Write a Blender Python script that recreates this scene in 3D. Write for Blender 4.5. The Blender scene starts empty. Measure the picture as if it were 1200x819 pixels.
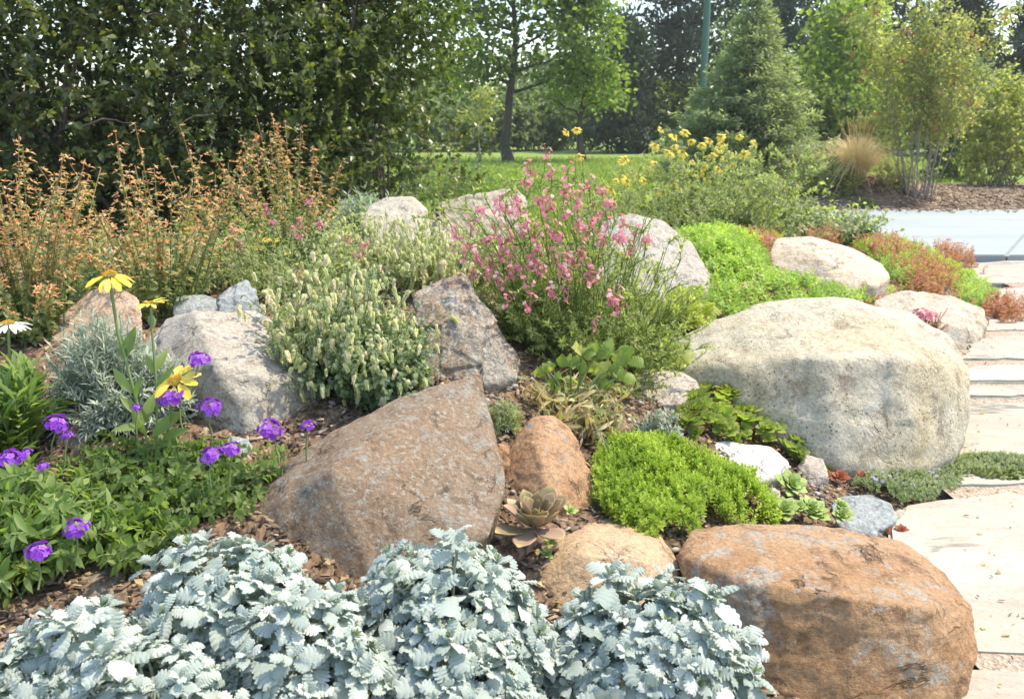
import bpy, bmesh, math, random
import numpy as np
from mathutils import Vector, Matrix, noise

C = bpy.context.scene.collection
R = math.radians
scene = bpy.context.scene

# ---------------------------------------------------------------- camera
CAM = np.array([0.0, 0.0, 1.45]); PITCH = R(14.5); FPX = 1000.0     # focal length in pixels of the 1200x819 photograph
cam_data = bpy.data.cameras.new('camera'); cam = bpy.data.objects.new('camera', cam_data); C.objects.link(cam)
cam.location = CAM; cam.rotation_euler = (R(90) - PITCH, 0, 0)
cam_data.sensor_width = 36; cam_data.lens = 30; cam_data.clip_start = 0.05; cam_data.clip_end = 3000
cam_data.dof.use_dof = True; cam_data.dof.focus_distance = 2.6; cam_data.dof.aperture_fstop = 7.0
scene.camera = cam

# ---------------------------------------------------------------- sky and sun
SUN_EL, SUN_AZ = 62.0, 76.0            # the sun stands high at the right, slightly beyond the garden
world = bpy.data.worlds.new('World'); scene.world = world; world.use_nodes = True
wn = world.node_tree; bg = wn.nodes['Background']
sky = wn.nodes.new('ShaderNodeTexSky'); sky.sky_type = 'NISHITA'; sky.sun_disc = False
sky.sun_elevation = R(SUN_EL); sky.sun_rotation = R(SUN_AZ); sky.dust_density = 1.6; sky.air_density = 1.2; sky.ozone_density = 1.0
wn.links.new(sky.outputs[0], bg.inputs[0]); bg.inputs[1].default_value = 0.15
sl = bpy.data.lights.new('sun', 'SUN'); sl.energy = 2.4; sl.angle = R(0.6); sl.color = (1.0, 0.89, 0.70)
so = bpy.data.objects.new('sun', sl); C.objects.link(so)
sd = Vector((math.sin(R(SUN_AZ)) * math.cos(R(SUN_EL)), math.cos(R(SUN_AZ)) * math.cos(R(SUN_EL)), math.sin(R(SUN_EL))))
so.rotation_euler = sd.to_track_quat('Z', 'Y').to_euler(); so.location = (3, 8, 12)
vs = scene.view_settings
vs.view_transform = 'Standard'; vs.look = 'None'; vs.exposure = 1.42; vs.gamma = 1.0; vs.use_curve_mapping = False
scene.cycles.max_bounces = 7; scene.cycles.diffuse_bounces = 3; scene.cycles.glossy_bounces = 2
scene.cycles.transmission_bounces = 5; scene.cycles.transparent_max_bounces = 4
scene.cycles.use_denoising = True

# ---------------------------------------------------------------- terrain height and picture-to-ground helpers
def sstep(a, b, x):
    t = np.clip((x - a) / (b - a), 0, 1); return t * t * (3 - 2 * t)
def edge_x(y):                                     # where the bed meets the stone path
    yy = np.clip(y, 0, 9.0); return 1.27 + .40 * (yy - 2) + .03 * (yy - 2) ** 2
def H(x, y):
    x = np.asarray(x, float); y = np.asarray(y, float)
    d = edge_x(y) - x
    a = sstep(-.05, 2.1, d)
    m = .62 * a * (.42 + .58 * sstep(1.0, 3.4, y)) * (1 - .62 * sstep(5.5, 9.5, y))
    m = m + a * .02 * np.sin(3.1 * x + 1.7) * np.sin(2.7 * y)
    far = .24 * sstep(14.8, 17.5, y)
    hump = .28 * np.exp(-((x - 7.2) ** 2 / 1.6 + (y - 17.6) ** 2 / 1.2))
    return np.maximum(m, far) + hump
fw = np.array([0, math.cos(PITCH), -math.sin(PITCH)]); upv = np.array([0, math.sin(PITCH), math.cos(PITCH)]); rt = np.array([1., 0, 0])
def ray(px, py): return fw + (px - 600) / FPX * rt + (409.5 - py) / FPX * upv
def P(px, py, d): return CAM + d * ray(px, py)
def depth(px, py, lift=0.0):                       # depth at which the view ray meets the terrain
    r = ray(px, py); t = .6; pt = t
    while t < 120:
        q = CAM + t * r
        if q[2] < H(q[0], q[1]) + lift: break
        pt = t; t *= 1.012
    lo, hi = pt, t
    for _ in range(24):
        m = (lo + hi) / 2; q = CAM + m * r
        if q[2] < H(q[0], q[1]) + lift: hi = m
        else: lo = m
    return hi
def G(px, py, lift=0.0):
    d = depth(px, py, lift); q = P(px, py, d); return np.array([q[0], q[1], float(H(q[0], q[1]))]), d

# ---------------------------------------------------------------- object helpers
def tag(o, label=None, cat=None, group=None, kind=None):
    if label: o['label'] = label
    if cat: o['category'] = cat
    if group: o['group'] = group
    if kind: o['kind'] = kind
    return o
def thing(name, loc, label, cat, group=None):
    o = bpy.data.objects.new(name, None); C.objects.link(o); o.location = [float(v) for v in loc]
    o.empty_display_size = .1
    return tag(o, label, cat, group)
class MB:
    """collects vertices, quads and triangles with two per-vertex values (v: per leaf, t: along the leaf)"""
    def __init__(s): s.V = []; s.F3 = []; s.F4 = []; s.a = []; s.t = []; s.n = 0
    def add(s, V, F, a=.5, t=None):
        V = np.asarray(V, float).reshape(-1, 3); k = len(V)
        for f in F:
            f = np.asarray(f, np.int64)
            if f.size == 0: continue
            (s.F3 if f.shape[1] == 3 else s.F4).append(f + s.n)
        s.V.append(V); s.a.append(np.broadcast_to(np.asarray(a, float), (k,)).copy())
        s.t.append(np.zeros(k) if t is None else np.broadcast_to(np.asarray(t, float), (k,)).copy()); s.n += k
        return s
    def inst(s, tp, M, O, a=None):                 # tp = (V, F3, F4, t); M (k,3,3) O (k,3)
        V, F3, F4, t = tp; k = len(M); nv = len(V)
        if k == 0: return s
        W = np.einsum('kij,nj->kni', M, V) + np.asarray(O)[:, None, :]
        off = (np.arange(k) * nv)[:, None, None]
        F = []
        if len(F3): F.append((F3[None] + off).reshape(-1, 3))
        if len(F4): F.append((F4[None] + off).reshape(-1, 4))
        aa = np.full(k, .5) if a is None else np.asarray(a)
        return s.add(W.reshape(-1, 3), F, np.repeat(aa, nv), np.tile(t, k))
    def template(s):
        V = np.concatenate(s.V); f3 = np.concatenate(s.F3) if s.F3 else np.zeros((0, 3), int); f4 = np.concatenate(s.F4) if s.F4 else np.zeros((0, 4), int)
        return (V, f3, f4, np.concatenate(s.t))
    def mesh(s, name, m, origin=(0, 0, 0), smooth=True):
        V, f3, f4, t = s.template(); V = V - np.asarray(origin)
        me = bpy.data.meshes.new(name); me.vertices.add(len(V)); me.vertices.foreach_set('co', V.astype(np.float32).ravel())
        me.loops.add(f3.size + f4.size); me.polygons.add(len(f3) + len(f4))
        me.loops.foreach_set('vertex_index', np.concatenate([f3.ravel(), f4.ravel()]).astype(np.int32))
        st = np.concatenate([np.arange(len(f3)) * 3, f3.size + np.arange(len(f4)) * 4]).astype(np.int32)
        me.polygons.foreach_set('loop_start', st)
        me.update(calc_edges=True)
        for nm, dat in (('v', np.concatenate(s.a)), ('t', t)):
            at = me.attributes.new(nm, 'FLOAT', 'POINT'); at.data.foreach_set('value', dat.astype(np.float32))
        if smooth: me.polygons.foreach_set('use_smooth', np.ones(len(me.polygons), bool))
        me.materials.append(m); return me
    def build(s, name, m, parent=None, origin=None, smooth=True):
        o0 = np.array(parent.location) if (origin is None and parent is not None) else (np.zeros(3) if origin is None else np.asarray(origin))
        o = bpy.data.objects.new(name, s.mesh(name, m, o0, smooth)); C.objects.link(o)
        if parent is not None: o.parent = parent
        else: o.location = o0
        return o
class Each(MB):
    """like MB, but every tube becomes an object of its own"""
    def __init__(s): s.items = []; s.n = 0
    def add(s, V, F, a=.5, t=None):
        if len(F[0][0]) == 3 and s.items: f = [F[0]]; s.items[-1].F3.append(np.asarray(F[0]) + s.items[-1].n - 0); s.items[-1].V.append(np.asarray(V, float)); s.items[-1].a.append(np.full(len(V), .5)); s.items[-1].t.append(np.ones(len(V))); s.items[-1].n += len(V)
        else: s.items.append(MB().add(V, F, a, t)); s.n += 1
        return s
    def build(s, name, m, parent=None):
        for it in s.items: it.build(name, m, parent)
def part(name, me, parent, M3=None, loc=(0, 0, 0)):  # a part placed in its thing's local frame, mesh data may be shared
    o = bpy.data.objects.new(name, me); C.objects.link(o); o.parent = parent
    m = np.eye(4); m[:3, 3] = loc
    if M3 is not None: m[:3, :3] = M3
    o.matrix_basis = Matrix(m.tolist()); return o

def unit(v): v = np.asarray(v, float); return v / np.maximum(np.linalg.norm(v, axis=-1, keepdims=True), 1e-9)
def frames(D, N, scale=1.0, wide=1.0):             # columns: side, direction (D), normal
    Y = unit(D); Z = np.asarray(N, float); Z = Z - (Z * Y).sum(-1, keepdims=True) * Y
    bad = np.linalg.norm(Z, axis=-1) < 1e-4; Z[bad] = np.array([.3, .5, .8]); Z = unit(Z - (Z * Y).sum(-1, keepdims=True) * Y)
    X = np.cross(Y, Z); sc = np.broadcast_to(np.asarray(scale, float), (len(Y),))[:, None]
    return np.stack([X * sc * wide, Y * sc, Z * sc], -1)
def rand_dirs(rng, n): return unit(rng.normal(size=(n, 3)))

def leaf(n=4, w=.28, fold=.25, curl=.25, peak=.45, tip=.0):
    """one leaf along +Y: a folded, curling strip"""
    V = []; t = np.linspace(0, 1, n + 1)
    for s in t:
        ww = w * max(.04 if s < .99 else tip, math.sin(math.pi * min(1, s ** (math.log(.5) / math.log(peak)))) ** .85)
        z = -curl * s * s
        V += [(-ww, s, z + fold * ww), (0, s, z), (ww, s, z + fold * ww)]
    F = []
    for i in range(n):
        a = 3 * i; F += [(a, a + 1, a + 4, a + 3), (a + 1, a + 2, a + 5, a + 4)]
    V = np.array(V, float); return (V, np.zeros((0, 3), int), np.array(F), V[:, 1].copy())
def diamond(w=.35, fold=.12):
    V = np.array([(0, 0, 0), (-w, .45, fold * w * 2), (w, .45, fold * w * 2), (0, 1, -.12)], float)
    return (V, np.array([(0, 3, 1), (0, 2, 3)]), np.zeros((0, 4), int), V[:, 1].copy())
def plump(n=5, w=.3, th=.1, cup=.25, peak=.65, rise=.0):
    """a fleshy leaf along +Y with an upper and a lower face"""
    V = []; k = 8
    for s in np.linspace(0, 1, n + 1):
        ww = max(.02, w * math.sin(math.pi * min(1, max(.06, s) ** (math.log(.5) / math.log(peak)))) ** .7); tt = th * (1 - .6 * s) * (ww / w) ** .5
        for j in range(k):
            an = 2 * math.pi * j / k; x = ww * math.cos(an)
            V.append((x, s, tt * math.sin(an) * (.5 if math.sin(an) > 0 else 1.) + cup * x * x / max(w, .01) + rise * s * s))
    F = [(i * k + j, i * k + (j + 1) % k, (i + 1) * k + (j + 1) % k, (i + 1) * k + j) for i in range(n) for j in range(k)]
    V = np.array(V, float); return (V, np.zeros((0, 3), int), np.array(F), np.clip(V[:, 1], 0, 1))
def tube(mb, pts, rad, k=5, a=.5, cap=True):
    pts = np.asarray(pts, float); n = len(pts); rad = np.broadcast_to(np.asarray(rad, float), (n,))
    T = unit(np.gradient(pts, axis=0)); ref = np.array([0, 0, 1.]) if abs(T[0][2]) < .8 else np.array([1., 0, 0])
    X = unit(np.cross(T, ref)); Y = np.cross(T, X); an = np.arange(k) * 2 * math.pi / k
    V = pts[:, None] + rad[:, None, None] * (np.cos(an)[None, :, None] * X[:, None] + np.sin(an)[None, :, None] * Y[:, None])
    i = np.arange(n - 1)[:, None] * k; j = np.arange(k)[None]; j2 = (j + 1) % k
    F = [np.stack([i + j, i + j2, i + k + j2, i + k + j], -1).reshape(-1, 4)]
    mb.add(V.reshape(-1, 3), F, a, np.repeat(np.linspace(0, 1, n), k))
    if cap:
        mb.add(V[-1], [np.array([(0, q, q + 1) for q in range(1, k - 1)])], a, 1.0)
def stems(rng, c, n, h, r0, spread, hv=.35, up=.5, k=7, bias=(0, 0)):
    """n bending stems from a patch of ground: (n,k,3)"""
    an = rng.uniform(0, 2 * math.pi, n); rr = np.sqrt(rng.uniform(0, 1, n))
    B = np.stack([c[0] + r0 * rr * np.cos(an), c[1] + r0 * rr * np.sin(an)], -1)
    bz = H(B[:, 0], B[:, 1]); base = np.concatenate([B, bz[:, None]], 1)
    hh = h * (1 - hv * rng.uniform(0, 1, n) - .25 * hv * rr)
    s2 = spread * rr * rng.uniform(.55, 1.1, n); an2 = an + rng.normal(0, .35, n)
    tip = base + np.stack([s2 * np.cos(an2) + bias[0] * hh, s2 * np.sin(an2) + bias[1] * hh, hh], -1)
    mid = base + np.stack([.28 * s2 * np.cos(an2), .28 * s2 * np.sin(an2), hh * up], -1) + rng.normal(0, .02 * h, (n, 3))
    t = np.linspace(0, 1, k)[None, :, None]
    return (1 - t) ** 2 * base[:, None] + 2 * t * (1 - t) * mid[:, None] + t * t * tip[:, None]
def along(Pn, rng, m, t0=.1, t1=1.0, jit=.03):
    """m points on every stem: positions, tangents, parameter"""
    n, k, _ = Pn.shape; t = np.linspace(t0, t1, m)[None] + rng.normal(0, jit, (n, m)); t = np.clip(t, 0, .999)
    f = t * (k - 1); i = f.astype(int); w = (f - i)[..., None]; r = np.arange(n)[:, None]
    A = Pn[r, i]; B = Pn[r, np.minimum(i + 1, k - 1)]
    return (A + (B - A) * w).reshape(-1, 3), unit(B - A).reshape(-1, 3), t.ravel()
def leaves_on(mb, rng, Pn, m, tp, size, t0=.1, t1=1., ang=55, taper=.3, sv=.3, droop=0., alt=False, a=None):
    """leaves set round each stem"""
    Q, T, t = along(Pn, rng, m, t0, t1); k = len(Q); ph = rng.uniform(0, 2 * math.pi, k)
    ref = np.tile(np.array([[.31, .17, .93]]), (k, 1)); X = unit(np.cross(T, ref)); Y = np.cross(T, X)
    out = np.cos(ph)[:, None] * X + np.sin(ph)[:, None] * Y; an = R(ang) + rng.normal(0, .2, k)
    D = T * np.cos(an)[:, None] + out * np.sin(an)[:, None]; D[:, 2] -= droop
    s = size * (1 - taper * t) * (1 + sv * rng.uniform(-1, 1, k))
    N = T * .9 + np.array([0, 0, .6]) + rng.normal(0, .25, (k, 3))
    mb.inst(tp, frames(D, N, s), Q, rng.uniform(0, 1, k) if a is None else np.full(k, a)); return mb
def inside(poly, x, y):
    c = np.zeros(len(x), bool); n = len(poly)
    for i in range(n):
        x1, y1 = poly[i][:2]; x2, y2 = poly[(i + 1) % n][:2]
        if y1 == y2: continue
        c ^= ((y1 > y) != (y2 > y)) & (x < (x2 - x1) * (y - y1) / (y2 - y1) + x1)
    return c
def edge_dist(poly, x, y):
    d = np.full(len(x), 1e9); n = len(poly)
    for i in range(n):
        a = np.array(poly[i][:2]); b = np.array(poly[(i + 1) % n][:2]); ab = b - a
        t = np.clip(((x - a[0]) * ab[0] + (y - a[1]) * ab[1]) / max(ab @ ab, 1e-9), 0, 1)
        d = np.minimum(d, np.hypot(x - a[0] - t * ab[0], y - a[1] - t * ab[1]))
    return d
def poly_ground(pix, lift=0.): return [G(px, py, lift)[0] for px, py in pix]
def scatter(rng, poly, n):
    xs = np.array([p[0] for p in poly]); ys = np.array([p[1] for p in poly]); X = []; Y = []; got = 0
    while got < n:
        x = rng.uniform(xs.min(), xs.max(), n * 2); y = rng.uniform(ys.min(), ys.max(), n * 2); k = inside(poly, x, y)
        X.append(x[k]); Y.append(y[k]); got += k.sum()
    return np.concatenate(X)[:n], np.concatenate(Y)[:n]

def branchy(Pn, rng, m, ln, t0=.3, t1=.95, ang=.7, up=.35, k=5):
    """side shoots leaving the stems: (n*m, k, 3)"""
    Q, T, t = along(Pn, rng, m, t0, t1); n = len(Q); D = unit(T + rng.normal(0, ang, (n, 3)) + [0, 0, up]); L = ln * rng.uniform(.5, 1.15, n) * (1.15 - .5 * t)
    e = Q + D * L[:, None]; mid = Q + (T * .5 + D * .5) * (L * .5)[:, None] + rng.normal(0, .05, (n, 3)) * L[:, None]; s = np.linspace(0, 1, k)[None, :, None]
    return (1 - s) ** 2 * Q[:, None] + 2 * s * (1 - s) * mid[:, None] + s * s * e[:, None]
# ---------------------------------------------------------------- materials
class NT:
    def __init__(s, name):
        s.m = bpy.data.materials.new(name); s.m.use_nodes = True; s.t = s.m.node_tree; s.t.nodes.clear()
        s.out = s.n('ShaderNodeOutputMaterial')
    def n(s, typ, **kw):
        o = s.t.nodes.new(typ)
        for k, v in kw.items(): setattr(o, k, v)
        return o
    def l(s, a, b): s.t.links.new(a, b)
    def tex(s, scale, detail=6, rough=.6, kind='noise', off=0., obj=True, stretch=None, dist=0.):
        if not hasattr(s, 'co'): s.co = s.n('ShaderNodeTexCoord').outputs['Object' if obj else 'Generated']
        mp = s.n('ShaderNodeMapping'); s.l(s.co, mp.inputs[0]); mp.inputs['Location'].default_value = (off, off * 1.7, off * .6)
        if stretch: mp.inputs['Scale'].default_value = stretch
        if kind == 'noise':
            x = s.n('ShaderNodeTexNoise'); x.inputs['Scale'].default_value = scale; x.inputs['Detail'].default_value = detail; x.inputs['Roughness'].default_value = rough; x.inputs['Distortion'].default_value = dist
            s.l(mp.outputs[0], x.inputs['Vector']); return x.outputs[0]
        x = s.n('ShaderNodeTexVoronoi'); x.inputs['Scale'].default_value = scale; s.l(mp.outputs[0], x.inputs['Vector'])
        return x.outputs['Distance'] if kind == 'vor' else x.outputs['Color']
    def ramp(s, src, stops, interp='LINEAR'):
        r = s.n('ShaderNodeValToRGB'); r.color_ramp.interpolation = interp; e = r.color_ramp.elements
        while len(e) < len(stops): e.new(.5)
        for i, (p, c) in enumerate(stops): e[i].position = p; e[i].color = (*c, 1) if len(c) == 3 else c
        s.l(src, r.inputs[0]); return r.outputs[0]
    def step(s, src, a, b): return s.ramp(src, [(a, (0, 0, 0)), (b, (1, 1, 1))])
    def mix(s, fac, a, b, mode='MIX'):
        x = s.n('ShaderNodeMix', data_type='RGBA', blend_type=mode)
        for i, v in ((0, fac), (6, a), (7, b)):
            if isinstance(v, (int, float)): x.inputs[i].default_value = v
            elif isinstance(v, tuple): x.inputs[i].default_value = (*v, 1)
            else: s.l(v, x.inputs[i])
        return x.outputs[2]
    def math(s, op, a, b=0.):
        x = s.n('ShaderNodeMath', operation=op)
        for i, v in ((0, a), (1, b)):
            if isinstance(v, (int, float)): x.inputs[i].default_value = v
            else: s.l(v, x.inputs[i])
        return x.outputs[0]
    def bump(s, hts):                              # [(height socket, strength, distance)]
        nrm = None
        for h, st, d in hts:
            b = s.n('ShaderNodeBump'); b.inputs['Strength'].default_value = st; b.inputs['Distance'].default_value = d; s.l(h, b.inputs['Height'])
            if nrm is not None: s.l(nrm, b.inputs['Normal'])
            nrm = b.outputs[0]
        return nrm
    def pbr(s, col, rough=.85, nrm=None, spec=.3):
        p = s.n('ShaderNodeBsdfPrincipled'); p.inputs['Roughness'].default_value = rough; p.inputs['Specular IOR Level'].default_value = spec
        if isinstance(col, tuple): p.inputs['Base Color'].default_value = (*col, 1)
        else: s.l(col, p.inputs['Base Color'])
        if nrm is not None: s.l(nrm, p.inputs['Normal'])
        s.l(p.outputs[0], s.out.inputs[0]); return s.m
def leafmat(name, c0, c1, c2=None, trans=.35, rough=.5, spec=.35, tcol=None, tipcol=None, tip=(.7, 1.0), felt=0):
    trans = min(.6, trans * 1.25)
    """leaf: colour varies from leaf to leaf (v) and may change towards the leaf tip (t); light passes through"""
    N = NT(name); at = N.n('ShaderNodeAttribute', attribute_name='v').outputs['Fac']
    col = N.ramp(at, [(0, c0), (.55, c1), (1, c2 or c1)])
    if tipcol:
        tt = N.n('ShaderNodeAttribute', attribute_name='t').outputs['Fac']; col = N.mix(N.step(tt, *tip), col, tipcol)
    p = N.n('ShaderNodeBsdfPrincipled'); p.inputs['Roughness'].default_value = rough; p.inputs['Specular IOR Level'].default_value = spec
    N.l(col, p.inputs['Base Color'])
    if felt: N.l(N.bump([(N.tex(felt, 5, .7, stretch=(1, 1, 1)), .7, .003)]), p.inputs['Normal'])
    if trans > 0:
        tr = N.n('ShaderNodeBsdfTranslucent')
        N.l(N.mix(1.0, col, tcol or (1.5, 1.6, .7), 'MULTIPLY'), tr.inputs[0])
        mx = N.n('ShaderNodeMixShader'); mx.inputs[0].default_value = trans; N.l(p.outputs[0], mx.inputs[1]); N.l(tr.outputs[0], mx.inputs[2]); N.l(mx.outputs[0], N.out.inputs[0])
    else: N.l(p.outputs[0], N.out.inputs[0])
    return N.m
def rockmat(name, base, alt, speck=None, lichen=None, dark=None, sc=1., off=0., lich=(.56, .62), bump=1., stretch=None, stain=None, spk=(.60, .66), pits=0., rough=.9, fleck=60, crack=.8, srange=(.48, .66)):
    N = NT(name)
    col = N.mix(N.step(N.tex(3.2 * sc, 8, .62, off=off, stretch=stretch, dist=.4), .36, .64), base, alt)
    big = N.tex(1.6 * sc, 5, .55, off=off + 3)
    if stain: col = N.mix(N.math('MULTIPLY', N.step(big, *srange), .75), col, stain)
    fine = N.tex(26 * sc, 8, .72, off=off + 5, stretch=stretch)
    col = N.mix(N.math('MULTIPLY', N.step(fine, .35, .75), .55), col, tuple(min(1, c * 1.45 + .03) for c in base))
    if dark: col = N.mix(N.math('MULTIPLY', N.step(N.tex(9 * sc, 9, .7, off=off + 9, dist=.6), .53, .66), .8), col, dark)
    if speck: col = N.mix(N.math('MULTIPLY', N.step(N.tex(fleck * sc, 4, .6, off=off + 7), *spk), .75), col, speck)
    if lichen: col = N.mix(N.math('MULTIPLY', N.math('MULTIPLY', N.step(N.tex(5.5 * sc, 9, .68, off=off + 13, dist=.8), *lich), N.step(N.tex(70, 3, .6, off=off), .38, .55)), .85), col, lichen)
    hs = [(N.tex(7 * sc, 10, .65, off=off + 1, stretch=stretch), .55 * bump, .035), (N.tex(45 * sc, 8, .7, off=off + 2), .6 * bump, .012), (N.tex(150, 4, .6, off=off + 4), .5 * bump, .004)]
    if crack:
        cn = N.tex(1.7 * sc, 6, .62, off=off + 21, dist=.3, stretch=stretch); cm = N.ramp(cn, [(.488, (0, 0, 0)), (.4975, (1, 1, 1)), (.5025, (1, 1, 1)), (.512, (0, 0, 0))]); cm = N.math('MULTIPLY', cm, N.step(N.tex(3.1 * sc, 3, off=off + 17), .50, .60))
        col = N.mix(N.math('MULTIPLY', cm, .75 * crack), col, tuple(c * .35 for c in base)); hs.append((N.math('MULTIPLY', cm, -1.), .9 * crack, .02))
    grit_ = N.tex(85, 6, .75, off=off + 23); col = N.mix(.8, col, N.ramp(grit_, [(.30, (.55, .55, .55)), (.5, (1, 1, 1)), (.70, (1.45, 1.45, 1.45))]), 'MULTIPLY')
    if pits:
        v = N.tex(38 * sc, kind='vor', off=off); pm = N.math('MULTIPLY', N.ramp(v, [(.10, (1, 1, 1)), (.24, (0, 0, 0))]), N.step(N.tex(8, 3, off=off + 6), .47, .58))
        col = N.mix(N.math('MULTIPLY', pm, .6 * pits), col, tuple(c * .42 for c in base)); hs.append((N.math('MULTIPLY', pm, -1.), .7 * pits, .012))
    return N.pbr(col, rough, N.bump(hs), .25)

M = {}
# ground
def soil_mat():
    N = NT('soil'); col = N.mix(N.step(N.tex(2.2, 6), .35, .65), (.115, .075, .048), (.19, .125, .08))
    ch = N.tex(55, kind='vorc', stretch=(1, .45, 1)); col = N.mix(.55, col, N.ramp(ch, [(0, (.05, .032, .02)), (.5, (.20, .13, .08)), (1, (.36, .25, .16))]))
    return N.pbr(col, .95, N.bump([(N.tex(60, kind='vor', stretch=(1, .45, 1)), .8, .02), (N.tex(120, 5), .6, .006)]), .15)
M['soil'] = soil_mat()
def bark_mat():
    N = NT('bark_mulch_ground'); ch = N.tex(26, kind='vorc', stretch=(1, .5, 1))
    col = N.mix(.6, N.mix(N.step(N.tex(1.3, 5), .35, .65), (.20, .145, .10), (.33, .25, .18)), N.ramp(ch, [(0, (.09, .06, .04)), (.5, (.30, .22, .15)), (1, (.50, .40, .29))]))
    return N.pbr(col, .95, N.bump([(N.tex(26, kind='vor', stretch=(1, .5, 1)), .9, .04)]), .15)
M['bark_ground'] = bark_mat()
def lawn_mat():
    N = NT('lawn'); col = N.mix(N.step(N.tex(.5, 6), .35, .65), (.16, .225, .05), (.23, .295, .08)); col = N.mix(N.math('MULTIPLY', N.tex(30, 6, .8), .5), col, (.20, .29, .07))
    return N.pbr(col, .9, N.bump([(N.tex(60, 5, .8), 1., .03)]), .15)
M['lawn'] = lawn_mat()
def flag_mat(off):
    N = NT('sandstone_flag'); col = N.mix(N.step(N.tex(1.4, 8, .65, off=off, dist=.5), .35, .65), (.33, .30, .24), (.405, .38, .315))
    col = N.mix(N.math('MULTIPLY', N.step(N.tex(5, 9, .72, off=off + 2, stretch=(.35, 2.0, 1)), .50, .66), .55), col, (.275, .225, .16))
    col = N.mix(N.math('MULTIPLY', N.step(N.tex(2.4, 9, .78, off=off + 8), .56, .66), .5), col, (.21, .195, .165))
    col = N.mix(N.math('MULTIPLY', N.step(N.tex(11, 9, .75, off=off + 4), .60, .70), .45), col, (.42, .40, .35))
    col = N.mix(N.math('MULTIPLY', N.step(N.tex(90, 3, .6, off=off), .60, .68), .55), col, (.22, .175, .125))
    cn = N.tex(.9, 5, .6, off=off + 15, dist=.2, stretch=(.35, 1.3, 1)); cm = N.math('MULTIPLY', N.ramp(cn, [(.492, (0, 0, 0)), (.4985, (1, 1, 1)), (.5015, (1, 1, 1)), (.508, (0, 0, 0))]), N.step(N.tex(1.3, 3, off=off + 31), .48, .56))
    col = N.mix(N.math('MULTIPLY', cm, .75), col, (.13, .11, .085))
    return N.pbr(col, .85, N.bump([(N.tex(2.2, 8, .6, off=off + 3, stretch=(.5, 1.6, 1)), .8, .05), (N.tex(40, 7, .7, off=off), .5, .006), (N.math('MULTIPLY', cm, -1.), .8, .01)]), .25)
M['flags'] = [flag_mat(o) for o in (0, 5.3, 11.9)]
def grit_mat():
    N = NT('path_grit'); col = N.mix(.6, N.mix(N.step(N.tex(3, 5), .4, .6), (.30, .23, .16), (.42, .34, .25)), N.ramp(N.tex(90, kind='vorc'), [(0, (.15, .11, .08)), (1, (.55, .46, .36))]))
    return N.pbr(col, .95, N.bump([(N.tex(90, kind='vor'), .8, .008)]), .2)
M['grit'] = grit_mat()
def concrete_mat():
    N = NT('concrete'); col = N.mix(N.step(N.tex(.7, 8, .6, stretch=(.35, 1.4, 1)), .38, .64), (.215, .25, .242), (.285, .31, .297)); col = N.mix(N.math('MULTIPLY', N.tex(9, 8, .75), .35), col, (.42, .45, .43))
    col = N.mix(N.math('MULTIPLY', N.step(N.tex(2.2, 9, .75), .55, .66), .5), col, (.22, .225, .205))
    return N.pbr(col, .8, N.bump([(N.tex(50, 6, .7), .4, .004)]), .3)
M['concrete'] = concrete_mat()
def bark(name, a, b, sc=1.):
    N = NT(name); col = N.mix(N.step(N.tex(9 * sc, 8, .7, stretch=(1, 1, .22)), .35, .65), a, b)
    return N.pbr(col, .9, N.bump([(N.tex(16 * sc, 8, .7, stretch=(1, 1, .2)), .9, .03)]), .2)
M['bark'] = bark('bark', (.045, .036, .028), (.11, .09, .07)); M['bark_pale'] = bark('pale_bark', (.22, .19, .16), (.36, .32, .28), 2.)
M['twig'] = bark('twig', (.13, .10, .075), (.25, .20, .155), 3.)
def chipmat():
    N = NT('wood_chip'); at = N.n('ShaderNodeAttribute', attribute_name='v').outputs['Fac']
    col = N.ramp(at, [(0, (.04, .028, .02)), (.4, (.135, .095, .065)), (.75, (.26, .19, .13)), (1, (.46, .37, .27))])
    return N.pbr(N.mix(N.math('MULTIPLY', N.tex(60, 5, .7, stretch=(1, 1, 1)), .4), col, (.08, .05, .035)), .9, None, .2)
M['chip'] = chipmat()
# rocks
M['rk_brown'] = rockmat('brown_granite', (.235, .165, .105), (.30, .225, .155), (.385, .37, .315), (.31, .305, .26), (.10, .07, .048), 1.6, 1., lich=(.52, .60), bump=1.8, spk=(.55, .63), fleck=38, stain=(.28, .175, .10))
M['rk_rust'] = rockmat('rust_sandstone', (.38, .215, .105), (.46, .30, .175), (.50, .38, .26), (.40, .38, .34), (.19, .105, .06), 2.2, 2., lich=(.60, .66), bump=1.5, pits=.6)
M['rk_orange'] = rockmat('orange_sandstone', (.40, .275, .16), (.46, .345, .225), (.32, .225, .135), (.46, .42, .33), (.21, .145, .095), 1.8, 3., lich=(.55, .65), bump=1.2, stretch=(.7, .7, 1.6))
M['rk_front'] = rockmat('ochre_sandstone', (.315, .185, .09), (.385, .26, .155), (.42, .335, .225), (.33, .325, .285), (.13, .07, .04), 1.25, 4., lich=(.525, .575), bump=1.5, stretch=(.55, .55, 1.5), stain=(.27, .135, .06), crack=1.)
M['rk_white'] = rockmat('pale_tuff', (.385, .345, .255), (.44, .41, .325), (.33, .285, .20), (.46, .45, .40), (.24, .185, .125), 1.2, 5., lich=(.60, .68), bump=1.1, stain=(.35, .275, .135), pits=1., crack=.4)
M['rk_tan'] = rockmat('tan_sandstone', (.43, .345, .245), (.52, .44, .33), (.34, .26, .18), (.50, .48, .43), (.25, .17, .11), 1.4, 6., bump=1., stretch=(.5, .5, 2.2))
M['rk_flat'] = rockmat('weathered_sandstone', (.38, .32, .235), (.46, .41, .325), (.33, .265, .185), (.34, .34, .31), (.24, .175, .115), 1.6, 7., bump=1.2, lich=(.54, .62))
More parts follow.
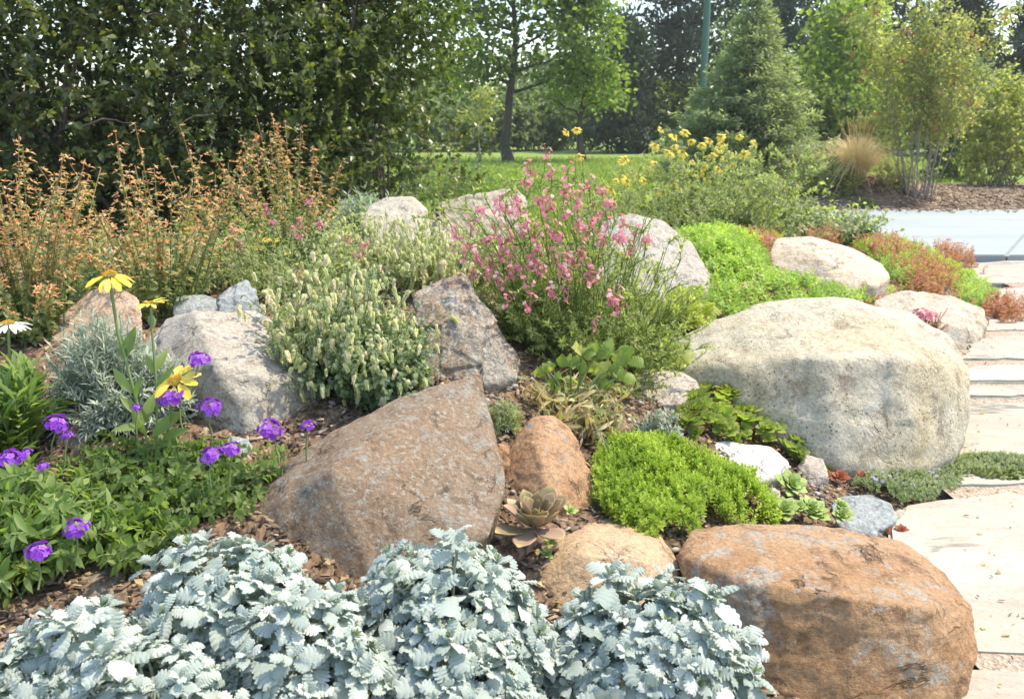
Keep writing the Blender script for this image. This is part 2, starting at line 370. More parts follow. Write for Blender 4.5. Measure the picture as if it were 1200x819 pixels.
M['rk_grey'] = rockmat('grey_gneiss', (.34, .30, .235), (.44, .41, .345), (.55, .53, .46), (.19, .185, .165), (.15, .12, .09), 2.6, 8., lich=(.50, .57), bump=1.7, spk=(.52, .58), fleck=26, stain=(.36, .19, .09), srange=(.42, .54))
M['rk_left'] = rockmat('grey_schist', (.35, .305, .24), (.455, .42, .355), (.52, .50, .44), (.55, .54, .49), (.21, .165, .12), 1.7, 9., lich=(.54, .64), bump=1.3, spk=(.60, .68))
M['rk_pink'] = rockmat('pink_granite', (.40, .28, .19), (.47, .36, .26), (.30, .22, .15), (.44, .41, .34), (.23, .145, .095), 2., 10., bump=1.)
M['rk_blue'] = rockmat('blue_grey_stone', (.30, .325, .315), (.40, .42, .405), (.52, .525, .50), (.23, .25, .245), (.18, .19, .185), 4., 11., lich=(.50, .60), bump=1.2, spk=(.57, .64))
M['rk_pale'] = rockmat('pale_limestone', (.40, .35, .27), (.48, .43, .345), (.34, .285, .215), (.50, .48, .42), (.26, .205, .15), 1.8, 12., bump=1.2)
M['rk_speck'] = rockmat('white_speckled_stone', (.52, .505, .455), (.60, .585, .54), (.25, .235, .21), None, (.36, .32, .26), 3., 18., bump=.9, spk=(.60, .66), fleck=40)
M['rk_dark'] = rockmat('dark_brown_stone', (.16, .125, .10), (.24, .195, .16), (.33, .29, .25), (.22, .21, .19), (.09, .065, .05), 3., 13., bump=1.2)
M['rk_ribbed'] = rockmat('ribbed_pale_stone', (.41, .37, .30), (.50, .465, .395), (.33, .28, .22), (.49, .475, .43), (.24, .19, .145), 2., 14., bump=1.7, stretch=(1.6, 1.6, .5))
M['rk_round'] = rockmat('grey_brown_cobble', (.36, .305, .245), (.44, .39, .33), (.30, .25, .20), None, (.24, .19, .15), 3., 15., bump=.8)
# plants
L = leafmat
M['dusty'] = L('dusty_miller_leaf', (.315, .375, .335), (.44, .495, .445), (.56, .60, .545), trans=.2, rough=.95, spec=.05, tcol=(1., 1.1, .8), felt=260)
M['stalk'] = L('green_stalk', (.10, .15, .05), (.17, .23, .08), trans=.1); M['stalk_dry'] = L('dry_stalk', (.24, .19, .11), (.40, .33, .20), trans=.1); M['stalk_grey'] = L('grey_stalk', (.28, .31, .25), (.40, .43, .35), trans=.1)
M['hedge'] = L('hedge_leaf', (.04, .065, .018), (.092, .125, .036), (.26, .27, .085), trans=.36, rough=.32, spec=.6)
M['shade_tree'] = L('shade_tree_leaf', (.075, .12, .03), (.125, .18, .048), (.19, .24, .075), trans=.48)
M['lime_tree'] = L('light_green_leaf', (.11, .17, .035), (.175, .25, .055), (.26, .32, .09), trans=.48)
M['bright_tree'] = L('bright_green_leaf', (.12, .18, .028), (.19, .26, .045), (.27, .34, .08), trans=.42)
M['pine'] = L('pine_needle', (.045, .07, .045), (.075, .105, .065), (.11, .145, .09), trans=.12, rough=.6)
M['spruce'] = L('spruce_needle', (.17, .21, .135), (.255, .30, .19), (.39, .425, .27), trans=.4, rough=.7)
M['shrub_pale'] = L('pale_shrub_leaf', (.15, .195, .11), (.20, .25, .145), (.26, .30, .19), trans=.4)
M['shrub_dark'] = L('dark_shrub_leaf', (.06, .10, .026), (.11, .155, .042), (.20, .23, .075), trans=.42)
M['berry_tree'] = L('yellow_green_leaf', (.20, .22, .085), (.30, .32, .13), (.41, .39, .19), trans=.48)
M['berry'] = L('reddish_leaf', (.33, .11, .06), (.45, .19, .10), trans=.3)
M['orange_fl'] = L('orange_floret', (.66, .37, .17), (.77, .50, .26), (.82, .63, .40), trans=.42, tcol=(1.15, 1., .8))
M['agas'] = L('agastache_leaf', (.165, .21, .085), (.25, .295, .125), (.37, .37, .18), trans=.42)
M['oreg'] = L('oregano_leaf', (.12, .18, .10), (.19, .26, .14), (.28, .34, .20), trans=.38, rough=.6)
M['hop'] = L('hop_bract', (.58, .62, .32), (.70, .71, .46), (.78, .70, .60), trans=.5, tcol=(1.1, 1.1, .8))
M['pens'] = L('fine_leaf', (.20, .255, .09), (.30, .35, .135), (.41, .43, .20), trans=.48)
M['pink'] = L('pink_petal', (.68, .25, .32), (.78, .36, .43), (.84, .52, .55), trans=.38, tcol=(1.1, .97, 1.))
M['ybush'] = L('grey_green_leaf', (.22, .265, .12), (.32, .36, .175), (.43, .45, .26), trans=.42)
M['yellow'] = L('yellow_petal', (.78, .60, .07), (.83, .69, .12), (.86, .75, .22), trans=.35, tcol=(1.1, 1.05, .6), rough=.6)
M['gold'] = L('golden_disc', (.52, .27, .02), (.66, .40, .04), trans=0, rough=.9)
M['white_petal'] = L('white_petal', (.78, .78, .76), (.83, .83, .82), trans=.3, tcol=(1, 1, 1))
M['purple'] = L('purple_floret', (.20, .03, .42), (.30, .065, .56), (.43, .16, .68), trans=.3, tcol=(1.15, .9, 1.), rough=.6)
M['verb'] = L('verbena_leaf', (.09, .145, .04), (.155, .22, .065), (.25, .32, .11), trans=.42, rough=.5)
M['strap'] = L('strap_leaf', (.11, .18, .05), (.185, .265, .075), (.30, .37, .13), trans=.4, rough=.5)
M['silver'] = L('silver_thread_leaf', (.25, .30, .235), (.37, .42, .335), (.49, .535, .43), trans=.25, rough=.8, tcol=(1., 1.1, .8))
M['bluegrass'] = L('blue_green_thread_leaf', (.24, .31, .24), (.34, .41, .31), (.45, .50, .38), trans=.25, rough=.8)
M['chart'] = L('chartreuse_sedum_leaf', (.20, .285, .04), (.30, .40, .065), (.43, .50, .12), trans=.4, rough=.42)
M['gcover'] = L('bright_sedum_leaf', (.20, .31, .045), (.30, .42, .07), (.42, .51, .13), trans=.4, rough=.45)
M['yel_cover'] = L('yellow_green_leaf_cover', (.25, .30, .055), (.37, .42, .10), (.46, .47, .16), trans=.4)
M['redsed'] = L('russet_sedum_leaf', (.36, .115, .075), (.45, .19, .115), (.45, .31, .16), trans=.4, rough=.5)
M['rosed'] = L('rose_sedum_flower', (.62, .22, .27), (.74, .34, .38), (.80, .48, .48), trans=.35, tcol=(1.1, .95, .95))
M['sedum'] = L('green_sedum_leaf', (.17, .25, .06), (.27, .365, .09), (.38, .44, .14), trans=.35, rough=.4, tipcol=(.47, .24, .12), tip=(.80, 1.25))
M['hen'] = L('bronze_rosette_leaf', (.215, .18, .085), (.30, .215, .125), (.38, .26, .19), trans=.12, rough=.42, tipcol=(.53, .40, .15), tip=(.84, 1.02))
M['hen_heart'] = L('rosette_heart_leaf', (.30, .36, .13), (.40, .44, .18), trans=.15, rough=.5, tipcol=(.42, .30, .12), tip=(.8, 1.05))
M['chick'] = L('pale_rosette_leaf', (.25, .35, .085), (.36, .45, .14), (.44, .51, .22), trans=.2, rough=.5)
M['thyme'] = L('thyme_leaf', (.16, .215, .095), (.24, .295, .14), (.33, .37, .20), trans=.3)
M['lilac'] = L('lilac_floret', (.50, .43, .62), (.62, .56, .70), trans=.3, tcol=(1, 1, 1))
M['lobed'] = L('lobed_leaf', (.17, .25, .055), (.26, .34, .085), (.42, .44, .14), trans=.4, rough=.5)
M['straw'] = L('straw_leaf', (.33, .25, .13), (.48, .38, .20), (.60, .51, .31), trans=.3)
M['tan_grass'] = L('tawny_grass', (.74, .60, .32), (.82, .71, .44), (.86, .79, .58), trans=.5, tcol=(1.1, 1., .75))
M['grass'] = L('grass_blade', (.17, .245, .055), (.25, .315, .085), (.34, .38, .12), trans=.4)
M['pole'] = NT('green_painted_metal').pbr((.06, .13, .095), .5, None, .4)
M['fence'] = NT('dark_fence_metal').pbr((.10, .11, .11), .5, None, .4)
# ---------------------------------------------------------------- ground, lawn, path, patio
def axis(lo, hi, fine_lo, fine_hi, step, grow=1.22):
    v = list(np.arange(fine_lo, fine_hi + 1e-6, step)); s = step; x = fine_hi
    while x < hi: s *= grow; x += s; v.append(min(x, hi))
    s = step; x = fine_lo; w = []
    while x > lo: s *= grow; x -= s; w.append(max(x, lo))
    return np.array(w[::-1] + v)
def sheet(name, xs, ys, zf, m, keep=None):
    X, Y = np.meshgrid(xs, ys); Z = zf(X, Y); nx = len(xs); i = np.arange(nx - 1)[None]; j = np.arange(len(ys) - 1)[:, None] * nx
    F = np.stack([i + j, i + j + 1, i + j + nx + 1, i + j + nx], -1).reshape(-1, 4)
    if keep is not None:
        k = keep(X, Y).ravel(); F = F[k[F].all(1)]
    mb = MB(); mb.add(np.stack([X, Y, Z], -1).reshape(-1, 3), [F]); return mb.build(name, m)
def rough(X, Y):
    return .012 * np.sin(17 * X + 3 * np.sin(5 * Y)) * np.sin(13 * Y + 2 * np.sin(7 * X)) + .01 * np.sin(41 * X + 11 * Y) * np.sin(37 * Y - 9 * X)
def soil_z(X, Y): return H(X, Y) + rough(X, Y) * sstep(.05, .5, edge_x(Y) - X) - .004
gx = axis(-600, 600, -4.2, 5.5, .06); gy = axis(-60, 1500, .4, 10.5, .06)
tag(sheet('ground', gx, gy, soil_z, M['soil']), kind='structure')
lx = axis(-500, 500, -14, 14, .5); ly = axis(9.2, 1400, 9.6, 30, .4)
def lawn_keep(X, Y): return (X < edge_x(Y) - 1.6) | (Y > 18.6 + .25 * np.sin(X)) & (X > 1.0)
def lawn_keep2(X, Y): return ((Y < 18.6) & (X < 4.6)) | ((Y >= 18.6) & ((X < 4.6) | (Y > 19.5)))
tag(sheet('lawn', lx, ly, lambda X, Y: H(X, Y) + .012, M['lawn'], lawn_keep2), kind='structure')
bx_ = np.arange(4.4, 22.1, .12); by_ = np.arange(14.84, 19.9, .12)
tag(sheet('mulch_bed', bx_, by_, lambda X, Y: H(X, Y) + .006 + .015 * np.sin(9 * X + 2 * np.sin(4 * Y)) * np.sin(8 * Y), M['bark_ground']), kind='structure')
px_ = np.concatenate([np.arange(.9, 6.5, .12), [7, 8, 9, 11]]); py_ = np.arange(.4, 9.9, .12)
tag(sheet('path', px_, py_, lambda X, Y: np.maximum(H(X, Y), 0) * 0 + .040 + .002 * np.sin(31 * X) * np.sin(27 * Y), M['grit'], lambda X, Y: X > edge_x(Y) - .12), kind='structure')
# concrete patio with a kerb-high front edge; the joint is a real groove between two slabs
def patio():
    bm = bmesh.new()
    def slab(poly, z0, z1):
        a = [bm.verts.new((x, y, z1)) for x, y in poly]; b = [bm.verts.new((x, y, z0)) for x, y in poly]
        bm.faces.new(a); n = len(a)
        for i in range(n): bm.faces.new((a[i], b[i], b[(i + 1) % n], a[(i + 1) % n]))
    g = .013
    x0, x1, y0, y1 = 4.3, 24., 9.36, 14.8; jx0 = 5.45; jx1 = 9.2
    slab([(x0, y0), (jx0 - g, y0), (jx1 - g, y1), (x0, y1)], -.2, .105)
    slab([(jx0 + g, y0), (15, y0), (15, y1), (jx1 + g, y1)], -.2, .103)
    slab([(15.02, y0), (x1, y0), (x1, y1), (15.02, y1)], -.2, .105)
    slab([(x0 + .05, y0 + .05), (x1 - .05, y0 + .05), (x1 - .05, y1 - .05), (x0 + .05, y1 - .05)], -.2, .08)
    bmesh.ops.recalc_face_normals(bm, faces=bm.faces[:])
    top = [e for e in bm.edges if abs(e.verts[0].co.z - e.verts[1].co.z) < 1e-4 and e.verts[0].co.z > .1]
    bmesh.ops.bevel(bm, geom=top, offset=.012, segments=2, affect='EDGES')
    me = bpy.data.meshes.new('patio'); bm.to_mesh(me); bm.free(); me.materials.append(M['concrete'])
    o = bpy.data.objects.new('patio', me); C.objects.link(o); tag(o, kind='structure')
patio()

# ---------------------------------------------------------------- flagstones
def flagstone(pix, label, z=.045, th=.07, mi=0, seed=0, rough_e=.02):
    rng = np.random.default_rng(900 + seed)
    pts = []
    for px, py in pix:
        r = ray(px, py); t = (z - CAM[2]) / r[2]; q = CAM + t * r; pts.append(q[:2])
    pts = np.array(pts); out = []
    n = len(pts)
    for i in range(n):
        a, b = pts[i], pts[(i + 1) % n]; k = max(2, int(np.linalg.norm(b - a) / .07)); d = b - a; nn = np.array([-d[1], d[0]]) / max(1e-6, np.linalg.norm(d))
        ph = rng.uniform(0, 9)
        for j in range(k):
            u = j / k; out.append(a + d * u + nn * rough_e * (math.sin(u * k * .8 + ph) * .6 + rng.normal(0, .35)) * min(1, 4 * u * (1 - u) + .15))
    out = np.array(out); c = out.mean(0); loc = (c[0], c[1], 0)
    bm = bmesh.new(); top = [bm.verts.new((x - c[0], y - c[1], z)) for x, y in out]
    f = bm.faces.new(top)
    if f.normal.z < 0: f.normal_flip()
    f.normal_update()
    if f.normal.z < 0: bmesh.ops.reverse_faces(bm, faces=[f])
    ex = bmesh.ops.extrude_face_region(bm, geom=[f]); low = [v for v in ex['geom'] if isinstance(v, bmesh.types.BMVert)]
    for v in low: v.co.z = z                       # the extruded copy is the top, the first face becomes the underside
    for v in top: v.co.z = z - th; v.co.x *= 1.0; v.co.y *= 1.0
    bmesh.ops.recalc_face_normals(bm, faces=bm.faces[:])
    te = [e for e in bm.edges if all(abs(v.co.z - z) < 1e-5 for v in e.verts)]
    bmesh.ops.bevel(bm, geom=te, offset=.012, segments=2, affect='EDGES')
    bmesh.ops.triangulate(bm, faces=[q for q in bm.faces if len(q.verts) > 4])
    tilt = rng.normal(0, .006, 2)
    for v in bm.verts: v.co.z += tilt[0] * v.co.x + tilt[1] * v.co.y
    me = bpy.data.meshes.new('flagstone'); bm.to_mesh(me); bm.free(); me.materials.append(M['flags'][mi])
    o = bpy.data.objects.new('flagstone', me); C.objects.link(o); o.location = loc
    tag(o, label, 'flagstone', 'flagstones of the path')
FS = [
 ([(1085, 786), (1150, 782), (1330, 792), (1500, 800), (1560, 1000), (1000, 1000)], 'pale flagstone in the bottom right corner below the deep dark joint', .045),
 ([(1040, 640), (1060, 590), (1120, 582), (1215, 575), (1420, 590), (1500, 775), (1250, 768), (1150, 764), (1080, 770)], 'large cracked pale flagstone beside the ochre sandstone boulder', .05),
 ([(1085, 574), (1110, 560), (1118, 500), (1128, 472), (1215, 469), (1360, 480), (1400, 570), (1200, 568)], 'broad smooth pale flagstone right of the big rounded white boulder', .045),
 ([(1120, 464), (1128, 452), (1180, 451), (1300, 452), (1360, 465), (1215, 463)], 'narrow flagstone strip behind the broad smooth flagstone', .055),
 ([(1120, 446), (1130, 430), (1175, 426), (1320, 430), (1350, 447), (1220, 446)], 'thin layered flagstone with a dark rough front edge', .06),
 ([(1125, 421), (1140, 398), (1165, 393), (1300, 392), (1330, 424), (1225, 421)], 'pale flagstone right of the weathered flat boulder', .05),
 ([(1150, 387), (1160, 370), (1190, 364), (1300, 366), (1320, 388), (1230, 387)], 'pale flagstone beside the last russet sedum sprig', .05),
 ([(1155, 360), (1165, 338), (1205, 336), (1290, 338), (1300, 360)], 'pale flagstone second before the kerb of the patio', .05),
 ([(1120, 331), (1130, 309), (1180, 306), (1300, 306), (1310, 333), (1215, 331)], 'pale flagstone lying against the kerb of the patio', .05),
]
for i, (pp, lb, z) in enumerate(FS): flagstone(pp, lb, z, .08, i % 3, i)

# ---------------------------------------------------------------- rocks
def mesh_arrays(me):
    V = np.empty(len(me.vertices) * 3, np.float32); me.vertices.foreach_get('co', V); return V.reshape(-1, 3).astype(float)
ROCKS = []
def rock(name, label, base, pts, back, mat, seed=0, shrink=.82, sink=.12, rnd=4, amp=.02, chunk=.0, res=64, extra=(), group=None, cat=None, bshift=(0, 0), strata=0.):
    """a stone from corner points (pixel, pixel, metres behind the foot), a hull, then rounding and weathering"""
    g, D = G(*base); W = [P(px, py, D + dd) for px, py, dd in pts]
    cx = np.mean([p[0] for p in pts]); cy = np.mean([p[1] for p in pts])
    for px, py, dd in pts: W.append(P(cx + (px - cx) * shrink + bshift[0], cy + (py - cy) * shrink + bshift[1], D + dd + back))
    W = np.array(W); low = W.copy(); low[:, 2] = np.minimum(low[:, 2], H(low[:, 0], low[:, 1])) - sink; cc = low.mean(0); low[:, :2] = cc[:2] + (low[:, :2] - cc[:2]) * .88
    W = np.concatenate([W, low, [P(a, b, D + d) for a, b, d in extra]]) if len(extra) else np.concatenate([W, low])
    loc = np.array([W[:, 0].mean(), W[:, 1].mean(), 0]); loc[2] = float(H(loc[0], loc[1]))
    bm = bmesh.new()
    for q in W - loc: bm.verts.new(q)
    r = bmesh.ops.convex_hull(bm, input=bm.verts[:]); bmesh.ops.delete(bm, geom=[v for v in bm.verts if not v.link_faces], context='VERTS')
    me = bpy.data.meshes.new(name); bm.to_mesh(me); bm.free()
    o = bpy.data.objects.new(name, me); C.objects.link(o); size = float(np.ptp(W, axis=0).max())
    m = o.modifiers.new('r', 'REMESH'); m.mode = 'VOXEL'; m.voxel_size = size / res
    s = o.modifiers.new('s', 'SMOOTH'); s.iterations = rnd; s.factor = .5
    dg = bpy.context.evaluated_depsgraph_get(); me2 = bpy.data.meshes.new_from_object(o.evaluated_get(dg)); o.modifiers.clear(); o.data = me2; bpy.data.meshes.remove(me); me2.name = name
    V = mesh_arrays(me2); nrm = np.empty(len(V) * 3, np.float32); me2.vertices.foreach_get('normal', nrm); nrm = nrm.reshape(-1, 3)
    so_ = Vector((seed * 3.7, seed * 1.3, seed * 2.1)); d = np.zeros(len(V)); f = 1.0 / size
    for i, v in enumerate(V):
        p = Vector(v) * f * 3.0 + so_
        d[i] = noise.fractal(p, 1.0, 2.0, 5) * .9 + .35 * noise.fractal(p * 5, 1.0, 2.1, 4)
        if chunk: d[i] += chunk * (noise.cell(p * 1.6 + noise.noise_vector(p) * .35) - .5)
        if strata: d[i] += strata * (noise.noise(Vector((p.x * .5, p.y * .5, p.z * 5))) + .5 * noise.noise(Vector((p.x * .8, p.y * .8, p.z * 14))))
    V = V + nrm * (d * amp * size)[:, None]
    me2.vertices.foreach_set('co', V.astype(np.float32).ravel()); me2.update()
    me2.polygons.foreach_set('use_smooth', np.ones(len(me2.polygons), bool))
    me2.materials.clear(); me2.materials.append(M[mat]); o.location = loc
    tag(o, label, cat or name, group); ROCKS.append(o); return o

rock('boulder', 'big rounded white boulder with a pitted face beside the path', (960, 556),
 [(768, 440, .42), (784, 408, .5), (836, 372, .55), (900, 350, .6), (945, 344, .62), (1000, 348, .62), (1060, 364, .62), (1112, 398, .56), (1138, 438, .44), (1136, 490, .32), (1118, 535, .2), (1090, 552, .1), (1040, 558, .03), (985, 552, .0), (930, 520, .06), (870, 490, .14), (796, 472, .3),
  (840, 428, .2), (960, 418, .04), (1060, 420, .06), (1105, 430, .2)], .55, 'rk_white', 1, rnd=6, amp=.016, chunk=.22, res=90)
rock('boulder', 'brown granite boulder shaped like a tilted wedge behind the dusty miller', (430, 690),
 [(242, 640, .26), (286, 578, .33), (386, 504, .40), (480, 462, .52), (563, 437, .64), (571, 476, .55), (589, 530, .42), (594, 570, .3), (575, 628, .16), (440, 692, .0), (345, 684, .06), (268, 660, .18), (386, 548, .10), (490, 494, .40)], .30, 'rk_brown', 2, shrink=.86, rnd=1, amp=.010, chunk=.4, res=96, bshift=(-6, 10))
rock('rock', 'small rusty rock with a pointed top beside the bronze rosette', (645, 604),
 [(588, 545, .14), (606, 508, .2), (622, 488, .22), (648, 484, .22), (668, 500, .2), (697, 556, .14), (696, 585, .1), (670, 606, .02), (600, 600, .04), (590, 570, .08), (632, 530, .06), (640, 570, .0)], .2, 'rk_rust', 3, rnd=4, amp=.024, res=56)
rock('rock', 'low orange sandstone rock between two dusty millers', (700, 735),
 [(618, 668, .16), (650, 632, .28), (690, 605, .4), (740, 606, .42), (775, 622, .4), (792, 650, .3), (800, 690, .16), (780, 735, .02), (700, 745, .0), (640, 725, .03), (625, 690, .1), (680, 650, .10), (750, 655, .12)], .15, 'rk_orange', 4, rnd=4, amp=.014, res=64)
rock('boulder', 'ochre sandstone boulder with grey lichen in the bottom right foreground', (960, 840),
 [(793, 648, .32), (808, 620, .45), (850, 611, .5), (960, 614, .5), (1060, 632, .45), (1110, 668, .36), (1143, 712, .24), (1150, 760, .14), (1140, 810, .08), (1110, 850, .03), (1000, 860, .0), (890, 815, .06), (845, 770, .12), (808, 715, .22), (880, 685, .09), (1000, 700, .03), (1090, 712, .07), (1130, 725, .15)], .22, 'rk_front', 5, rnd=4, amp=.017, res=96, shrink=.8, chunk=.25, strata=.25)
rock('boulder', 'weathered flat-topped boulder with pink sedum growing on its face', (1100, 412),
 [(1022, 352, .35), (1060, 339, .5), (1120, 346, .55), (1155, 362, .45), (1160, 378, .35), (1150, 398, .12), (1136, 418, .03), (1105, 412, .0), (1050, 398, .1), (1022, 372, .25), (1085, 380, .08), (1135, 384, .12)], .3, 'rk_flat', 6, rnd=2, amp=.018, res=56, chunk=.3)
rock('boulder', 'long banded tan sandstone lying in the bright green sedum', (970, 345),
 [(900, 300, .2), (908, 279, .3), (950, 276, .38), (1000, 292, .36), (1036, 310, .3), (1044, 325, .2), (1030, 336, .05), (985, 340, .0), (930, 326, .05), (905, 318, .12), (960, 302, .08)], .3, 'rk_tan', 7, rnd=4, amp=.012, res=60, strata=.35)
rock('boulder', 'upright grey slab with rusty streaks leaning in the middle of the bed', (550, 455),
 [(481, 372, .12), (488, 345, .18), (515, 328, .24), (541, 320, .28), (560, 345, .26), (588, 385, .2), (614, 428, .12), (606, 445, .06), (560, 452, .0), (505, 455, .0), (488, 400, .06), (530, 372, .08), (547, 408, .04)], .2, 'rk_grey', 8, rnd=1, amp=.026, res=72, chunk=.6, shrink=.85)
rock('rock', 'dark low rock under the pink flowering bush', (650, 418),
 [(605, 408, .1), (612, 392, .16), (650, 386, .2), (700, 383, .2), (712, 392, .16), (690, 408, .05), (650, 416, .0), (612, 418, .02)], .2, 'rk_dark', 9, rnd=2, amp=.025, res=48)
rock('boulder', 'white-topped grey boulder behind the purple verbena', (290, 508),
 [(148, 440, .34), (158, 410, .40), (196, 374, .44), (228, 364, .34), (300, 368, .5), (345, 380, .5), (388, 432, .34), (394, 450, .28), (375, 472, .2), (330, 484, .10), (298, 512, .0), (262, 505, .04), (178, 474, .26), (252, 428, .05), (300, 440, .07), (350, 450, .18)], .4, 'rk_left', 10, rnd=2, amp=.02, res=76, chunk=.35, shrink=.85)
rock('rock', 'pinkish rock behind the silver artemisia at the left', (110, 410),
 [(50, 395, .10), (75, 366, .14), (105, 342, .18), (135, 332, .2), (162, 348, .18), (168, 390, .12), (120, 420, .02), (58, 418, .04)], .25, 'rk_pink', 11, rnd=3, amp=.018, res=52)
rock('rock', 'small blue-grey rock behind the white-topped boulder', (230, 385),
 [(200, 362, .1), (206, 347, .15), (240, 345, .18), (258, 352, .15), (262, 375, .05), (230, 388, .0), (203, 384, .02)], .15, 'rk_blue', 12, rnd=2, amp=.03, res=40)
rock('rock', 'craggy blue-grey rock half hidden by hop oregano', (282, 392),
 [(255, 350, .1), (270, 334, .15), (290, 327, .18), (303, 338, .16), (308, 365, .06), (285, 392, .0), (258, 385, .03)], .15, 'rk_blue', 13, rnd=1, amp=.05, res=40, chunk=.5)
rock('boulder', 'pale domed boulder in front of the blue-grey grass mound', (462, 292),
 [(423, 262, .2), (432, 240, .3), (452, 230, .35), (485, 231, .35), (502, 246, .28), (506, 275, .12), (480, 292, .0), (440, 292, .02)], .4, 'rk_pale', 14, rnd=6, amp=.014, res=52)
rock('boulder', 'long ridged pale boulder behind the pink flowering bush', (560, 285),
 [(502, 258, .2), (512, 238, .3), (545, 234, .35), (580, 226, .4), (606, 218, .42), (618, 232, .36), (622, 270, .1), (560, 290, .0), (508, 284, .05)], .35, 'rk_pale', 15, rnd=2, amp=.025, res=56, chunk=.3)
rock('boulder', 'ribbed pale boulder right of the pink flowering bush', (770, 352),
 [(690, 300, .3), (705, 262, .45), (740, 250, .5), (775, 258, .5), (812, 288, .4), (832, 322, .26), (830, 342, .1), (790, 356, .0), (730, 356, .02), (695, 335, .12), (765, 300, .18)], .45, 'rk_ribbed', 16, rnd=4, amp=.016, res=64)
rock('stone', 'smooth grey-brown cobble left of the white boulder', (775, 474),
 [(736, 460, .08), (742, 440, .12), (765, 432, .14), (800, 436, .14), (818, 446, .1), (824, 462, .05), (800, 474, .0), (755, 476, .0)], .14, 'rk_round', 17, rnd=6, amp=.012, res=44)
rock('stone', 'flat speckled white stone behind the chartreuse sedum', (870, 562),
 [(804, 540, .1), (812, 520, .15), (850, 516, .17), (905, 524, .15), (926, 542, .08), (918, 560, .02), (870, 566, .0), (815, 560, .04)], .16, 'rk_speck', 18, rnd=6, amp=.01, res=48)
rock('stone', 'blue-grey rounded stone behind the ochre sandstone boulder', (1015, 622),
 [(974, 590, .1), (985, 581, .13), (1020, 579, .14), (1045, 590, .1), (1052, 608, .04), (1035, 620, .0), (990, 618, .02), (976, 602, .06)], .1, 'rk_blue', 19, rnd=5, amp=.012, res=44)
rock('stone', 'thin blue-grey flake leaning on the rounded blue-grey stone', (1000, 630),
 [(980, 600, .05), (1000, 604, .05), (1030, 618, .03), (1028, 628, .0), (995, 626, .0), (980, 612, .02)], .03, 'rk_blue', 20, rnd=1, amp=.015, res=36)
rock('stone', 'small white pebble between the blue-grey stone and the thyme', (1052, 612),
 [(1044, 600, .02), (1055, 595, .03), (1066, 602, .02), (1064, 614, .0), (1046, 614, .0)], .05, 'rk_pale', 21, rnd=4, amp=.02, res=28)
rock('stone', 'tiny rusty stone wedged between the brown wedge and the pointed rock', (588, 550),
 [(578, 532, .04), (584, 519, .06), (598, 522, .05), (600, 545, .0), (582, 550, .0)], .06, 'rk_rust', 22, rnd=3, amp=.03, res=32)
rock('rock', 'reddish brown rock half buried left of the dusty miller', (110, 712),
 [(66, 700, .05), (90, 676, .1), (135, 662, .14), (148, 672, .1), (150, 705, .0), (100, 720, .0)], .16, 'rk_brown', 23, rnd=2, amp=.02, res=44)
rock('stone', 'thin upright stone behind the purple verbena at the left', (88, 532),
 [(62, 500, .05), (80, 480, .07), (106, 471, .08), (104, 495, .05), (100, 535, .0), (65, 540, .0)], .1, 'rk_dark', 24, rnd=1, amp=.03, res=36)
rock('stone', 'grey-brown stone at the foot of the white boulder', (952, 566),
 [(934, 545, .05), (945, 533, .08), (965, 538, .06), (972, 560, .0), (950, 570, .0)], .1, 'rk_round', 25, rnd=3, amp=.02, res=32)
rock('stone', 'small pale blue stone among the verbena leaves', (280, 530),
 [(262, 520, .03), (270, 511, .05), (290, 513, .05), (298, 524, .02), (284, 534, .0), (264, 532, .0)], .08, 'rk_blue', 26, rnd=3, amp=.02, res=32)
rock('rock', 'tan rock just left of the pale domed boulder', (395, 285),
 [(376, 265, .1), (385, 253, .15), (408, 254, .15), (418, 270, .08), (410, 288, .0), (380, 288, .0)], .2, 'rk_pink', 27, rnd=3, amp=.02, res=36)
rock('stone', 'small white stone among the russet sedum', (1110, 356),
 [(1098, 346, .05), (1104, 334, .08), (1114, 336, .08), (1116, 352, .0), (1104, 358, .0)], .12, 'rk_pale', 28, rnd=3, amp=.02, res=28)
rock('stone', 'dark stone beside the lobed leaves under the ribbed boulder', (748, 402),
 [(735, 398, .03), (742, 388, .06), (757, 389, .06), (760, 400, .02), (748, 404, 0)], .08, 'rk_dark', 29, rnd=2, amp=.03, res=28)
rock('stone', 'white rock chip in front of the speckled white stone', (903, 588),
 [(896, 580, .02), (902, 571, .03), (914, 573, .03), (916, 584, .01), (904, 590, 0)], .03, 'rk_pale', 31, rnd=1, amp=.03, res=24)
rock('rock', 'small reddish rock at the left end of the brown wedge', (298, 582),
 [(288, 575, .03), (296, 560, .06), (312, 555, .07), (318, 566, .05), (302, 584, 0)], .08, 'rk_brown', 32, rnd=2, amp=.03, res=28)
# ---------------------------------------------------------------- trees and shrubs
def ground_at(x, y): return np.array([x, y, float(H(x, y))])
def foot(px, Y, lift=0):                            # a point of the ground at distance Y under picture column px
    x = (px - 600) / FPX * (Y * math.cos(PITCH) + .3); return ground_at(x, Y)
def curve(a, b, sag=0., n=7, wob=0., rng=None):
    t = np.linspace(0, 1, n)[:, None]; p = np.asarray(a) * (1 - t) + np.asarray(b) * t
    p[:, 2] += sag * np.sin(math.pi * t[:, 0])
    if rng is not None and wob: p[1:-1] += rng.normal(0, wob, (n - 2, 3))
    return p
DIA = diamond(); DIAW = diamond(.42); NEEDLE = diamond(.10, .05); OVAL = leaf(2, .30, .3, .25, .5)
def clump_leaves(mb, rng, c, r, n, size, tp, up=.5, flat=.7):
    u = rng.normal(size=(n, 3)) * np.array([1, 1, flat]) * .55
    Q = np.asarray(c) + u * r; D = unit(u + rng.normal(0, .6, (n, 3)) + np.array([0, 0, -.15])); N = rng.normal(0, .7, (n, 3)) + np.array([0, 0, up])
    mb.inst(tp, frames(D, N, size * rng.uniform(.65, 1.25, n)), Q, rng.uniform(0, 1, n))
